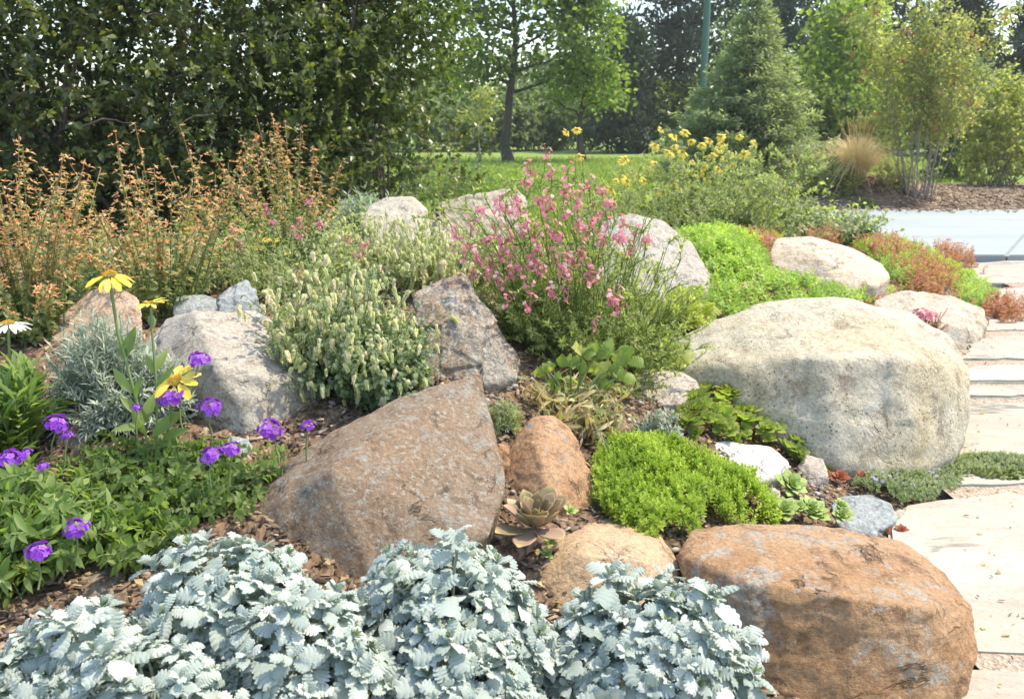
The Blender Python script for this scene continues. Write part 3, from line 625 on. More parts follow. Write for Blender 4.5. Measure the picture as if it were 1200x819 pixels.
def broadleaf(name, label, base, height, crown, trunk_r, leafm, barkm, seed, n_limb=14, n_clump=120, per=26, lsize=.16, first=.28, group=None, tp=DIA, gaps=.0, droop=0., cl=.55, leader=True, cat='tree', shape=None):
    """crown = (rx, ry); limbs leave a tapering trunk, clumps of leaves sit along and at the ends of limbs"""
    rng = np.random.default_rng(seed); t = thing(name, base, label, cat, group)
    tb = MB(); lb = MB(); top = base + np.array([rng.normal(0, .03) * height, rng.normal(0, .03) * height, height * .93])
    trunk = curve(base - [0, 0, .1], top, 0, 12, .012 * height, rng); tr = trunk_r * (1 - np.linspace(0, 1, 12) * .9); tr[0] *= 1.45; tr[1] *= 1.08
    tube(tb, trunk, tr, 8)
    ends = []
    for i in range(n_limb):
        f = first + (1 - first) * .95 * (i + rng.uniform(0, .8)) / n_limb; j = min(10, int(f * 11)); p0 = trunk[j] + (trunk[j + 1] - trunk[j]) * (f * 11 - j)
        an = i * 2.4 + rng.normal(0, .4); g = (f - first) / (1 - first)
        prof = shape(g) if shape else math.sin(math.pi * min(1, max(.12, .22 + .78 * g))) ** .7
        ln = prof * rng.uniform(.75, 1.1); q = p0 + np.array([crown[0] * ln * math.cos(an), crown[1] * ln * math.sin(an), height * (.10 + .05 * rng.normal()) * (1 - .3 * g) - droop * ln])
        lp = curve(p0, q, .03 * height * rng.uniform(-.3, 1), 7, .012 * height, rng); tube(tb, lp, max(.008, trunk_r * .42 * (1 - .6 * g)) * (1 - .85 * np.linspace(0, 1, 7)), 5)
        ends.append(lp)
        for _ in range(3):
            k = rng.integers(2, 6); q2 = lp[k] + rng.normal(0, 1, 3) * np.array([crown[0], crown[1], height * .12]) * .22
            sp = curve(lp[k], q2, .02 * height, 5, .008 * height, rng); tube(tb, sp, trunk_r * .13 * (1 - .8 * np.linspace(0, 1, 5)), 4); ends.append(sp)
    for i in range(n_clump):
        lp = ends[rng.integers(len(ends))]; k = rng.uniform(.35, 1.02) * (len(lp) - 1); a = int(min(k, len(lp) - 2)); c = lp[a] + (lp[a + 1] - lp[a]) * (k - a)
        clump_leaves(lb, rng, c + rng.normal(0, cl * .35, 3), cl * rng.uniform(.6, 1.3), int(per * rng.uniform(.6, 1.4)), lsize, tp)
    tb.build('trunk', M[barkm], t); lb.build('crown', M[leafm], t); return t
def shrub(name, label, base, lobes, leafm, seed, n_twig=900, per=14, lsize=.05, tp=OVAL, tw=.25, n_branch=26, barkm='twig', br=.012, group=None, cat='shrub', inner=.35, a0=None, show=.0):
    """lobes: ellipsoids (dx,dy,dz,rx,ry,rz) about the base; twigs full of leaves spread through their outer volume"""
    rng = np.random.default_rng(seed); t = thing(name, base, label, cat, group); lo = np.array(lobes); w = (lo[:, 3] * lo[:, 4] + lo[:, 4] * lo[:, 5] + lo[:, 3] * lo[:, 5]); w /= w.sum()
    ch = rng.choice(len(lo), n_twig, p=w); u = rand_dirs(rng, n_twig); rad = 1 - np.abs(rng.normal(0, inner, n_twig)); rad = np.clip(rad, .1, 1.0)
    bumpy = 1 + .12 * np.sin(5.1 * u[:, 0] + ch * 1.7) * np.sin(4.7 * u[:, 2] + ch) + .06 * rng.normal(size=n_twig)
    Q = base + lo[ch, :3] + u * lo[ch, 3:] * (rad * bumpy)[:, None]; ok = Q[:, 2] > H(Q[:, 0], Q[:, 1]) + .05; Q = Q[ok]; u = u[ok]; n = len(Q)
    D = unit(u + np.array([0, 0, .45]) + rng.normal(0, .45, (n, 3))); T = tw * rng.uniform(.6, 1.3, n)
    lb = MB(); f = rng.uniform(0, 1, (n, per)); L0 = (Q[:, None] + D[:, None] * (f * T[:, None])[..., None]).reshape(-1, 3)
    DD = unit(np.repeat(D, per, 0) * .8 + rand_dirs(rng, n * per) * .9 + [0, 0, -.1]); NN = rng.normal(0, .45, (n * per, 3)) + np.repeat(u, per, 0) * .35 + [0, 0, .75]
    va = np.clip(np.repeat(rng.uniform(0, 1, n), per) * .6 + rng.uniform(0, .45, n * per), 0, 1)
    lb.inst(tp, frames(DD, NN, lsize * rng.uniform(.6, 1.25, n * per)), L0, va)
    bb = MB()
    for i in range(n_branch):
        q = Q[rng.integers(n)]; p0 = base + rng.normal(0, .12, 3) * [1, 1, 0] + [lo[rng.integers(len(lo)), 0] * .5, lo[0, 1] * .3, -.05]; p0[2] = H(p0[0], p0[1]) - .03
        m = (p0 + q) / 2 + [0, 0, .25 * np.linalg.norm(q - p0)]; s = np.linspace(0, 1, 9)[:, None]; pp = (1 - s) ** 2 * p0 + 2 * s * (1 - s) * m + s * s * q + rng.normal(0, .015, (9, 3)); tube(bb, pp, br * (1.05 - .85 * s[:, 0]), 5)
    for i in range(int(show)):                      # bare arching twigs near the outside
        k = rng.integers(n); a = Q[k]; b = a + unit(D[k] + rng.normal(0, .8, 3)) * rng.uniform(.3, .7); pp = curve(a, b, .06, 6, .012, rng); tube(bb, pp, br * .45 * (1.1 - .8 * np.linspace(0, 1, 6)), 4)
    bb.build('branch', M[barkm], t); lb.build('foliage', M[leafm], t); return t
def conifer(name, label, base, height, radius, leafm, seed, whorls=26, per=11, first=.04, tuft=.13, nt=14, group=None, droop=.18, power=.85, open_=0., barkm='bark', gap=None):
    rng = np.random.default_rng(seed); t = thing(name, base, label, 'conifer', group); tb = MB(); lb = MB()
    top = base + np.array([rng.normal(0, .01) * height, 0, height]); trunk = curve(base - [0, 0, .1], top, 0, 10, .003 * height, rng); tube(tb, trunk, .028 * height * (1.02 - np.linspace(0, 1, 10)), 7)
    Qs = []; Ds = []; Ss = []
    for i in range(whorls):
        f = first + (1 - first) * ((i + .5) / whorls); ln0 = radius * (1 - f) ** power + .06 * radius
        for j in range(per):
            an = j * 2 * math.pi / per + i * 1.3 + rng.normal(0, .15); ln = ln0 * rng.uniform(.72, 1.15)
            if open_ and rng.uniform() < open_: continue
            p0 = base + [0, 0, f * height + rng.normal(0, .008 * height)]; o = np.array([math.cos(an), math.sin(an), 0])
            s = np.linspace(0, 1, 8)[:, None]; bp = p0 + o * ln * s + np.array([0, 0, 1.]) * ln * (.10 * s - droop * s * s * (1 - .6 * f) + .20 * s ** 4)
            tube(tb, bp, .007 * height * (1 - f * .7) * (1.05 - s[:, 0]), 4, cap=False)
            k = max(6, int(nt * ln / radius * 3)); u = rng.uniform(.12, 1., k) ** .7; a = np.clip((u * 7).astype(int), 0, 6); c = bp[a] + (bp[a + 1] - bp[a]) * (u * 7 - a)[:, None]
            side = np.cross(o, [0, 0, 1.]) * rng.choice([-1, 1], k)[:, None]; wd = .30 * ln * (1 - u) + .05 * radius
            Qs.append(c + side * (rng.uniform(0, 1, k) * wd)[:, None] + rng.normal(0, .012 * height, (k, 3)) * [1, 1, .5]); Ds.append(unit(o * .9 + side * .7 + rng.normal(0, .3, (k, 3)) + [0, 0, .12])); Ss.append(np.full(k, tuft * (1 - .35 * f)))
    Q = np.concatenate(Qs); D = np.concatenate(Ds); S = np.concatenate(Ss); n = len(Q)
    for r in range(7):
        d = unit(D + rng.normal(0, .42, (n, 3))); lb.inst(NEEDLE, frames(d, rng.normal(0, .5, (n, 3)) + [0, 0, .8], S * rng.uniform(.6, 1.2, n), 1.5), Q + rng.normal(0, .3, (n, 3)) * S[:, None], rng.uniform(0, 1, n))
    tb.build('trunk', M[barkm], t); lb.build('needles', M[leafm], t); return t
def pine(name, label, base, height, crown, seed, n_limb=26, per=5, group=None, first=.15, tuft=.5, leafm='pine', dens=1.):
    """an open pine: limbs with clumps of needles and gaps between them"""
    rng = np.random.default_rng(seed); t = thing(name, base, label, 'conifer', group); tb = MB(); lb = MB()
    trunk = curve(base - [0, 0, .1], base + [0, 0, height], 0, 10, .008 * height, rng); tube(tb, trunk, .018 * height * (1.05 - np.linspace(0, 1, 10)), 7)
    for i in range(n_limb):
        f = first + (1 - first) * (i + rng.uniform(0, .7)) / n_limb; an = i * 2.4 + rng.normal(0, .3); g = (f - first) / (1 - first); ln = crown * (1 - g) ** .6 * rng.uniform(.6, 1.1) + .08 * crown
        j = min(8, int(f * 9)); p0 = trunk[j] + (trunk[j + 1] - trunk[j]) * (f * 9 - j); q = p0 + np.array([ln * math.cos(an), ln * math.sin(an), ln * rng.uniform(-.05, .35)])
        lp = curve(p0, q, -.05 * ln, 6, .01 * height, rng); tube(tb, lp, .006 * height * (1.1 - np.linspace(0, 1, 6)), 4, cap=False)
        for k in range(int(per * dens)):
            a = rng.uniform(.3, 1) * 4.99; c = lp[int(a)] + (lp[int(a) + 1] - lp[int(a)]) * (a % 1) + rng.normal(0, .10 * crown, 3) * [1, 1, .5]
            m = 70; u = rand_dirs(rng, m); Q = c + u * rng.uniform(0, 1, (m, 1)) ** .5 * tuft * [1.25, 1.25, .75]; lb.inst(NEEDLE, frames(unit(u + [0, 0, .5] + rng.normal(0, .4, (m, 3))), rng.normal(size=(m, 3)), .42 * tuft * rng.uniform(.6, 1.2, m) + .12, 1.7), Q, np.clip(rng.uniform(0, .6, m) + .2 * rng.uniform(), 0, 1))
    tb.build('trunk', M['bark'], t); lb.build('needles', M[leafm], t); return t

# the dark mass at the left: two big shrubs
def scaled(k, lo): return [tuple(v * k for v in l) for l in lo]
b = ground_at(-4.5, 8.5)
shrub('tall_shrub', 'huge dark glossy evergreen shrub filling the upper left of the photo', b, scaled(1.16, [(-1.9, .3, 1.3, 1.9, 1.5, 1.6), (.0, 0, 1.5, 1.7, 1.4, 1.7), (1.5, .2, 1.35, 1.2, 1.3, 1.55), (-.9, .4, 2.7, 2.1, 1.5, 1.3), (1.3, .3, 2.6, 1.35, 1.3, 1.2), (-2.6, .6, 2.6, 1.5, 1.4, 1.4), (.3, .5, .6, 3.4, 1.2, .7), (-1.6, .9, .7, 2.2, 1.0, .9), (1.2, .9, .7, 1.6, 1.0, .9), (-.2, 1.1, 1.8, 3.2, .9, 1.8)]), 'hedge', 11, n_twig=10000, per=15, lsize=.074, tw=.32, n_branch=60, br=.024, show=170)
b = ground_at(-1.75, 9.4)
shrub('tall_shrub', 'olive green shrub with arching twigs at the right end of the dark evergreen shrub', b, scaled(1.22, [(-.25, 0, 1.0, .75, .9, 1.0), (.05, .2, 1.9, .95, .9, .95), (.3, .3, 2.6, .8, .8, .8), (.4, .3, 1.75, .5, .6, .7)]), 'shrub_dark', 12, n_twig=1900, per=15, lsize=.07, tw=.3, n_branch=40, br=.016, show=70)

broadleaf('shade_tree', 'slender trunked shade tree standing alone on the lawn', foot(597, 31), 9.2, (3.6, 3.2), .17, 'shade_tree', 'bark', 21, n_limb=22, n_clump=200, per=36, lsize=.23, first=.27, cl=.75)
broadleaf('shade_tree', 'light green young tree on the lawn right of the slender trunked shade tree', foot(684, 32), 7.4, (1.7, 1.7), .11, 'lime_tree', 'bark', 22, n_limb=24, n_clump=190, per=30, lsize=.20, first=.18, cl=.5, shape=lambda g: .95 - .6 * g)
broadleaf('young_tree', 'thin pale sapling with yellowish leaves left of the slender trunked shade tree', foot(561, 26), 2.55, (.42, .42), .035, 'berry_tree', 'bark_pale', 23, n_limb=10, n_clump=46, per=18, lsize=.10, first=.5, cl=.22)
pine('pine_tree', 'tall dark pine with open limbs behind the blue-green spruce', foot(790, 47), 13.5, 3.1, 31, n_limb=30, per=4, tuft=.78)
pine('pine_tree', 'dark pine between the light green young tree and the spruce', foot(728, 44), 6.2, 2.0, 32, n_limb=26, per=6, tuft=.6, first=.03)
pine('pine_tree', 'dark pine rising directly behind the spruce', foot(905, 46), 12.5, 3.6, 33, n_limb=32, per=5, tuft=.75)
pine('pine_tree', 'dark pine behind the bright green tree at the right', foot(1010, 48), 13.0, 3.6, 34, n_limb=30, per=5, tuft=.75)
pine('pine_tree', 'dark pine against the pale sky at the right edge of the photo', foot(1203, 40), 10.5, 1.9, 35, n_limb=36, per=6, tuft=.6)
pine('pine_tree', 'dark pine top just behind the multi-stemmed yellow-green tree', foot(1112, 44), 10.0, 1.5, 36, n_limb=34, per=6, tuft=.65)
conifer('spruce', 'full blue-green spruce with pale branch tips beside the patio', foot(872, 20.5), 4.25, 2.05, 'spruce', 41, whorls=19, per=16, nt=15, tuft=.17, power=1.1, open_=.10, droop=.26)
broadleaf('round_tree', 'bright green rounded tree behind the tawny ornamental grass', foot(985, 34), 5.6, (2.6, 2.2), .12, 'bright_tree', 'bark', 51, n_limb=20, n_clump=190, per=36, lsize=.22, first=.1, cl=.75)
def multi_stem():
    rng = np.random.default_rng(61); b = foot(1078, 16.3); t = thing('multi_stem_tree', b, 'small multi-stemmed tree with pale stems and sparse yellow-green leaves beyond the patio', 'tree'); tb = MB(); lb = MB(); bb = MB()
    for i in range(17):
        an = rng.uniform(0, 6.28); p0 = b + [.20 * math.cos(an), .14 * math.sin(an), -.05]; ln = rng.uniform(2.6, 4.1); lean = rng.uniform(.05, .46)
        q = p0 + np.array([math.cos(an) * lean * ln * .95, math.sin(an) * lean * ln * .6, ln]); s = np.linspace(0, 1, 12)[:, None]; m = p0 + [0, 0, ln * .5] + (q - p0) * [.52, .52, 0]
        sp = (1 - s) ** 2 * p0 + 2 * s * (1 - s) * m + s * s * q + rng.normal(0, .02, (12, 3)); sm = MB(); tube(sm, sp, .014 * (1.1 - s[:, 0]) * rng.uniform(.7, 1.1), 6); sm.build('stem', M['bark_pale'], t)
        for k in range(16):
            f = rng.uniform(.34, 1.0) * 10.99; a = int(f); c = sp[a] + (sp[a + 1] - sp[a]) * (f - a); an2 = rng.uniform(0, 6.28); e = c + np.array([math.cos(an2), math.sin(an2), .75]) * rng.uniform(.25, .62) * (1.1 - .4 * f / 11)
            tp_ = curve(c, e, .03, 5, .012, rng); tube(tb, tp_, .007 * (1.1 - np.linspace(0, 1, 5)), 4, cap=False)
            nl = 36; Q = tp_[rng.integers(0, 5, nl)] + rng.normal(0, .085, (nl, 3)); lb.inst(DIAW, frames(unit(rng.normal(size=(nl, 3)) + [0, 0, -.4]), rng.normal(0, .6, (nl, 3)) + [0, -.2, .6], .072 * rng.uniform(.6, 1.2, nl)), Q, rng.uniform(0, 1, nl))
            if rng.uniform() < .22: bb.inst(DIAW, frames(rand_dirs(rng, 6), rand_dirs(rng, 6), .065), e + rng.normal(0, .05, (6, 3)), rng.uniform(0, 1, 6))
    tb.build('twigs', M['bark_pale'], t); lb.build('foliage', M['berry_tree'], t); bb.build('reddish_leaves', M['berry'], t)
multi_stem()
shrub('garden_shrub', 'loose yellow-green shrub at the right edge beyond the patio', foot(1170, 18.6), [(0, 0, .95, .95, .8, .95), (.5, .2, 1.3, .8, .8, 1.0), (-.35, .1, 1.6, .5, .6, .7)], 'berry_tree', 71, n_twig=720, per=13, lsize=.085, tp=DIAW, tw=.3, n_branch=30, barkm='bark_pale')
shrub('garden_shrub', 'olive shrub behind the multi-stemmed tree, left of the loose yellow-green shrub', foot(1112, 21), [(0, 0, 1.1, .9, .8, 1.2), (.4, .2, 2.0, .7, .7, .8)], 'shrub_pale', 72, n_twig=560, per=13, lsize=.10, tp=DIAW, tw=.3, n_branch=20)
shrub('garden_shrub', 'deep green shrub in shade between the spruce and the bright green tree', foot(952, 30), [(0, 0, 1.2, 1.3, 1.0, 1.5), (1.2, .3, 1.0, 1.2, 1.0, 1.1)], 'shrub_dark', 73, n_twig=620, per=13, lsize=.16, tp=DIAW, tw=.4, n_branch=14)
shrub('garden_shrub', 'low brownish green shrub left of the tawny ornamental grass', foot(972, 16.6), [(0, 0, .25, .5, .4, .33), (-.35, .1, .2, .4, .3, .25)], 'agas', 74, n_twig=420, per=10, lsize=.055, tp=DIA, tw=.2, n_branch=20)
shrub('garden_shrub', 'small green shrub at the foot of the multi-stemmed tree', foot(1048, 16.9), [(0, 0, .16, .32, .3, .26)], 'ybush', 75, n_twig=220, per=10, lsize=.05, tp=DIA, tw=.14, n_branch=10)
shrub('garden_shrub', 'tiny green weed in the bark mulch on the mound', foot(1014, 15.4), [(0, 0, .08, .14, .12, .13)], 'shrub_dark', 76, n_twig=60, per=10, lsize=.04, tp=DIA, tw=.08, n_branch=5)
far = [(470, 46, 1.9, 'shrub_pale', 'pale grey-green shrub at the left end of the far row'), (530, 50, 2.5, 'shrub_pale', 'pale grey-green shrub behind the thin sapling'), (578, 47, 2.2, 'shrub_pale', 'pale grey-green shrub directly behind the slender trunk'), (628, 49, 2.6, 'shrub_pale', 'pale grey-green shrub right of the slender trunk in the far row'), (668, 51, 2.3, 'shade_tree', 'mid green shrub behind the light green young tree'), (815, 44, 2.6, 'shrub_dark', 'dark green shrub left of the spruce in the far row'), (1050, 40, 2.4, 'shrub_dark', 'dark green shrub behind the multi-stemmed tree in the far row'), (1150, 38, 2.3, 'shrub_pale', 'grey-green shrub far behind the right end of the patio')]
for i, (px, Y, r, lm, lb_) in enumerate(far):
    b = foot(px, Y); shrub('far_shrub', lb_, b, [(0, 0, r * .62, r * 1.05, r * .8, r * .66), (r * .45, .3, r * .9, r * .7, r * .6, r * .55), (-r * .5, .2, r * .75, r * .7, r * .6, r * .6)], lm, 80 + i, n_twig=560, per=12, lsize=.21, tp=DIAW, tw=.45, n_branch=8, br=.03, group='shrubs at the far side of the lawn')
bk = [(430, 58, 8, 4., 'shade_tree', 'far broadleaf tree behind the big left shrubs'), (520, 62, 6.0, 3.6, 'shade_tree', 'hazy broadleaf tree far behind the thin sapling'), (640, 64, 6.5, 4.2, 'shrub_pale', 'hazy broadleaf tree far behind the two lawn trees'), (845, 60, 9, 4.2, 'shade_tree', 'broadleaf tree far behind the spruce'), (1085, 58, 7.5, 4, 'shade_tree', 'broadleaf tree far behind the multi-stemmed tree'), (1200, 60, 6.0, 4, 'shade_tree', 'broadleaf tree far behind the right edge shrub')]
for i, (px, Y, h, r, lm, lb_) in enumerate(bk):
    broadleaf('far_tree', lb_, foot(px, Y), h, (r, r), .2, lm, 'bark', 120 + i, n_limb=16, n_clump=130, per=30, lsize=.36, first=.08, cl=1.0, group='trees far beyond the lawn')

# ornamental grass, pole, fence
def ornamental_grass():
    rng = np.random.default_rng(91); b = foot(1000, 16.9); t = thing('ornamental_grass', b, 'fountain of tawny ornamental grass beyond the patio', 'grass clump'); mb = MB(); n = 1800
    an = rng.uniform(0, 6.283, n); le = np.abs(rng.normal(0, .72, n)); ln = rng.uniform(.8, 1.35, n); k = 5
    s = np.linspace(0, 1, k)[None, :, None]; o = np.stack([np.cos(an), np.sin(an), 0 * an], -1); p0 = b + o * .12 * rng.uniform(0, 1, (n, 1))
    q = p0 + o * (ln * np.sin(le) * 1.55)[:, None]; q[:, 2] += ln * np.cos(le) * .78; m = p0 + o * (ln * .18)[:, None] * np.sin(le)[:, None] + np.array([0, 0, 1.]) * (ln * .75)[:, None]
    C3 = (1 - s) ** 2 * p0[:, None] + 2 * s * (1 - s) * m[:, None] + s * s * q[:, None]; sd_ = np.cross(o, [0, 0, 1.])[:, None] * (.006 * (1.1 - s)); V = np.stack([C3 - sd_, C3 + sd_], 2).reshape(-1, 3)
    i = (np.arange(n) * 2 * k)[:, None]; r = (np.arange(k - 1) * 2)[None]; F = np.stack([i + r, i + r + 1, i + r + 3, i + r + 2], -1).reshape(-1, 4); mb.add(V, [F], np.repeat(rng.uniform(0, 1, n), 2 * k)); mb.build('blades', M['tan_grass'], t)
    fb = MB()
    for j in range(40):
        a = rng.uniform(0, 6.28); l2 = np.abs(rng.normal(0, .35)); p = b + [0, 0, .3]; q2 = p + np.array([math.cos(a) * math.sin(l2), math.sin(a) * math.sin(l2), math.cos(l2)]) * rng.uniform(.8, 1.15); tube(fb, curve(p, q2, 0, 5, .01, rng), .004, 3)
        c = curve(q2 - (q2 - p) * .25, q2, 0, 14); fb.inst(NEEDLE, frames(unit((q2 - p) + rng.normal(0, .2, (14, 3))), rng.normal(size=(14, 3)), .07), c, rng.uniform(0, 1, 14))
    fb.build('seed_heads', M['straw'], t)
ornamental_grass()
def light_pole():
    b = foot(819, 30); t = thing('light_pole', b, 'tall dark green metal pole behind the spruce', 'pole'); mb = MB(); tube(mb, [b - [0, 0, .05], b + [0, 0, 3], b + [0, 0, 9]], [.125, .12, .10], 16); mb.build('shaft', M['pole'], t)
    mb = MB(); tube(mb, [b - [0, 0, .02], b + [0, 0, .18], b + [0, 0, .22]], [.22, .2, .13], 16); mb.build('base_collar', M['pole'], t)
light_pole()
def far_fence():
    b = foot(990, 36); t = thing('rail_fence', b, 'low dark metal fence behind the tawny ornamental grass', 'fence')
    mb = MB(); tube(mb, [b + [-4, 0, 1.5], b + [8, 0, 1.5]], .035, 6); mb.build('rail', M['fence'], t); mb = MB(); tube(mb, [b + [-4, 0, .25], b + [8, 0, .25]], .03, 6); mb.build('rail', M['fence'], t)
    for k in range(9):
        x = -4 + 1.5 * k; mb = MB(); tube(mb, [b + [x, 0, -.1], b + [x, 0, 1.6]], .04, 6); mb.build('post', M['fence'], t)
    mb = MB()
    for k in range(97): tube(mb, [b + [-4 + .125 * k, 0, .25], b + [-4 + .125 * k, 0, 1.5]], .009, 4, cap=False)
    mb.build('pickets', M['fence'], t)
far_fence()

# lawn grass, bark chips
def lawn_grass():
    rng = np.random.default_rng(95); mb = MB(); n = 90000; Y = 9.6 + 26 * rng.uniform(0, 1, n) ** 1.6; X = rng.uniform(-.42, .5, n) * (Y + 2)
    ok = ((Y < 18.5) & (X < 4.4)) | ((Y >= 18.6) & ((X < 4.6) | (Y > 19.6))); X = X[ok]; Y = Y[ok]; n = len(X); Q = np.stack([X, Y, H(X, Y) + .005], -1)
    D = rng.normal(0, .45, (n, 3)) + [0, 0, 1]; mb.inst(NEEDLE, frames(D, rand_dirs(rng, n) + [0, -.5, 0], rng.uniform(.05, .10, n) * (1 + .02 * Y), 1.6), Q, rng.uniform(0, 1, n)); tag(mb.build('lawn_grass', M['grass']), kind='stuff')
lawn_grass()
CHIP = (np.array([(-.5, -.5, 0), (.5, -.42, 0), (.42, .5, 0), (-.46, .5, 0), (-.4, -.45, .3), (.45, -.38, .26), (.36, .46, .32), (-.42, .42, .3)], float) * [.32, 1, .32], np.zeros((0, 3), int), np.array([(4, 5, 6, 7), (0, 1, 5, 4), (1, 2, 6, 5), (2, 3, 7, 6), (3, 0, 4, 7)]), np.zeros(8))
def chips():
    rng = np.random.default_rng(96); mb = MB(); n = 42000; Y = 1.0 + 5.5 * rng.uniform(0, 1, n) ** 1.4; X = rng.uniform(-.66, .62, n) * (Y + .3); ok = X < edge_x(Y) - .02 + rng.normal(0, .05, n); X = X[ok]; Y = Y[ok]; n = len(X)
    D = rng.normal(0, 1, (n, 3)) * [1, 1, .25]; N = rng.normal(0, .3, (n, 3)) + [0, 0, 1]; mb.inst(CHIP, frames(D, N, rng.uniform(.012, .042, n) * rng.uniform(.6, 1.2, n)), np.stack([X, Y, soil_z(X, Y) + rng.uniform(.0, .008, n)], -1), rng.uniform(0, 1, n) ** 1.2)
    tag(mb.build('wood_chip_mulch', M['chip'], smooth=False), kind='stuff')
    mb = MB(); n = 9000; X = rng.uniform(4.5, 14, n); Y = rng.uniform(14.85, 18.5, n); Y[:350] = 14.8 - np.abs(rng.normal(0, .25, 350)); D = rng.normal(0, 1, (n, 3)) * [1, 1, .25]; mb.inst(CHIP, frames(D, rng.normal(0, .3, (n, 3)) + [0, 0, 1], rng.uniform(.05, .12, n)), np.stack([X, Y, np.where(Y < 14.8, .115, H(X, Y) + .02)], -1), rng.uniform(.3, 1, n)); tag(mb.build('bark_chips', M['chip'], smooth=False), kind='stuff')
    mb = MB(); n = 260; Y = rng.uniform(1.6, 9, n); X = edge_x(Y) + np.abs(rng.normal(0, .22, n)) ; D = rng.normal(0, 1, (n, 3)) * [1, 1, .2]; mb.inst(CHIP, frames(D, rng.normal(0, .2, (n, 3)) + [0, 0, 1], rng.uniform(.006, .018, n)), np.stack([X, Y, np.full(n, .053)], -1), rng.uniform(.2, 1, n)); tag(mb.build('path_debris', M['chip'], smooth=False), kind='stuff')
chips()
def gravel():
    rng = np.random.default_rng(97); bm = bmesh.new(); bmesh.ops.create_icosphere(bm, subdivisions=1, radius=.5); V = np.array([v.co[:] for v in bm.verts]) * [1, .8, .6] * rng.uniform(.85, 1.15, (len(bm.verts), 1)); F = np.array([[v.index for v in f.verts] for f in bm.faces]); bm.free(); tp = (V, F, np.zeros((0, 4), int), np.zeros(len(V))); mb = MB()
    spots = [((520, 470), .25, 160), ((600, 480), .2, 160), ((660, 500), .2, 120), ((950, 575), .12, 160), ((990, 590), .14, 140), ((770, 500), .15, 90), ((920, 610), .1, 60), ((1060, 618), .08, 60), ((430, 480), .25, 80), ((560, 600), .1, 40), ((800, 395), .2, 90)]
    for px, r, n in spots:
        c, _ = G(*px); x = c[0] + rng.normal(0, r, n); y = c[1] + rng.normal(0, r, n); sz = rng.uniform(.006, .022, n) * rng.choice([1, 1, 1.7], n); mb.inst(tp, frames(rand_dirs(rng, n) * [1, 1, .3], rng.normal(0, .3, (n, 3)) + [0, 0, 1], sz), np.stack([x, y, soil_z(x, y) + sz * .2], -1), rng.uniform(0, 1, n))
    N = NT('gravel'); at = N.n('ShaderNodeAttribute', attribute_name='v').outputs['Fac']; N.pbr(N.mix(N.math('MULTIPLY', N.tex(120, 4), .4), N.ramp(at, [(0, (.14, .11, .085)), (.4, (.26, .22, .18)), (.7, (.36, .33, .29)), (1, (.47, .44, .39))]), (.16, .13, .10)), .9)
    tag(mb.build('gravel', N.m), kind='stuff')
gravel()
def leaf_litter():
    rng = np.random.default_rng(98); mb = MB(); n = 2600; Y = 1.2 + 5.3 * rng.uniform(0, 1, n) ** 1.3; X = rng.uniform(-.66, .62, n) * (Y + .3); ok = X < edge_x(Y) + .15; X = X[ok]; Y = Y[ok]; n = len(X)
    mb.inst(OVAL, frames(rng.normal(0, 1, (n, 3)) * [1, 1, .3], rng.normal(0, .5, (n, 3)) + [0, 0, 1], rng.uniform(.012, .035, n)), np.stack([X, Y, np.maximum(soil_z(X, Y) + .014, .05 * (X > edge_x(Y)))], -1), rng.uniform(0, 1, n)); tag(mb.build('leaf_litter', M['straw']), kind='stuff')
leaf_litter()


def haze():                                          # thin summer air: far trees fade a little
    x0, x1, y0, y1, z0, z1 = -90., 90., -12., 110., -2., 22.; mb = MB(); V = np.array([(x, y, z) for z in (z0, z1) for y in (y0, y1) for x in (x0, x1)]); mb.add(V, [np.array([(0, 2, 3, 1), (4, 5, 7, 6), (0, 1, 5, 4), (2, 6, 7, 3), (0, 4, 6, 2), (1, 3, 7, 5)])])
    N = NT('haze'); v = N.n('ShaderNodeVolumePrincipled'); v.inputs['Color'].default_value = (.93, .95, .93, 1); v.inputs['Density'].default_value = .0008; v.inputs['Anisotropy'].default_value = .3; N.l(v.outputs[0], N.out.inputs['Volume'])
    tag(mb.build('haze', N.m, smooth=False), kind='stuff')
haze()
# ---------------------------------------------------------------- flowers and small leaf shapes
LANCE = leaf(3, .17, .35, .25, .42); OVATE = leaf(3, .30, .30, .25, .42); ROUND = leaf(2, .42, .25, .2, .5); THIN = leaf(2, .08, .3, .3, .4); SPOON = leaf(3, .26, .3, .3, .62)
def combine(items):                                # [(template, M3, offset, a)]
    mb = MB()
    for tp, m, o, a in items: mb.inst(tp, np.asarray(m)[None], np.asarray(o, float)[None], np.array([a]))
    return mb
def ring(tp, n, size, elev, rng=None, wob=.1, a0=0., jit=.0):
    """n petals in a ring about +Z"""
    out = []
    for i in range(n):
        an = a0 + 2 * math.pi * i / n + (rng.normal(0, jit) if rng is not None else 0); el = elev + (rng.normal(0, wob) if rng is not None else 0)
        D = np.array([[math.cos(an) * math.cos(el), math.sin(an) * math.cos(el), math.sin(el)]]); s = size * (rng.uniform(.85, 1.12) if rng is not None else 1)
        out.append((tp, frames(D, np.array([[-math.cos(an) * math.sin(el), -math.sin(an) * math.sin(el), math.cos(el)]]), s)[0], np.zeros(3), rng.uniform(0, 1) if rng is not None else .5))
    return out
FLORET = combine(ring(leaf(2, .44, .15, .1, .6), 5, .8, .25)).template()
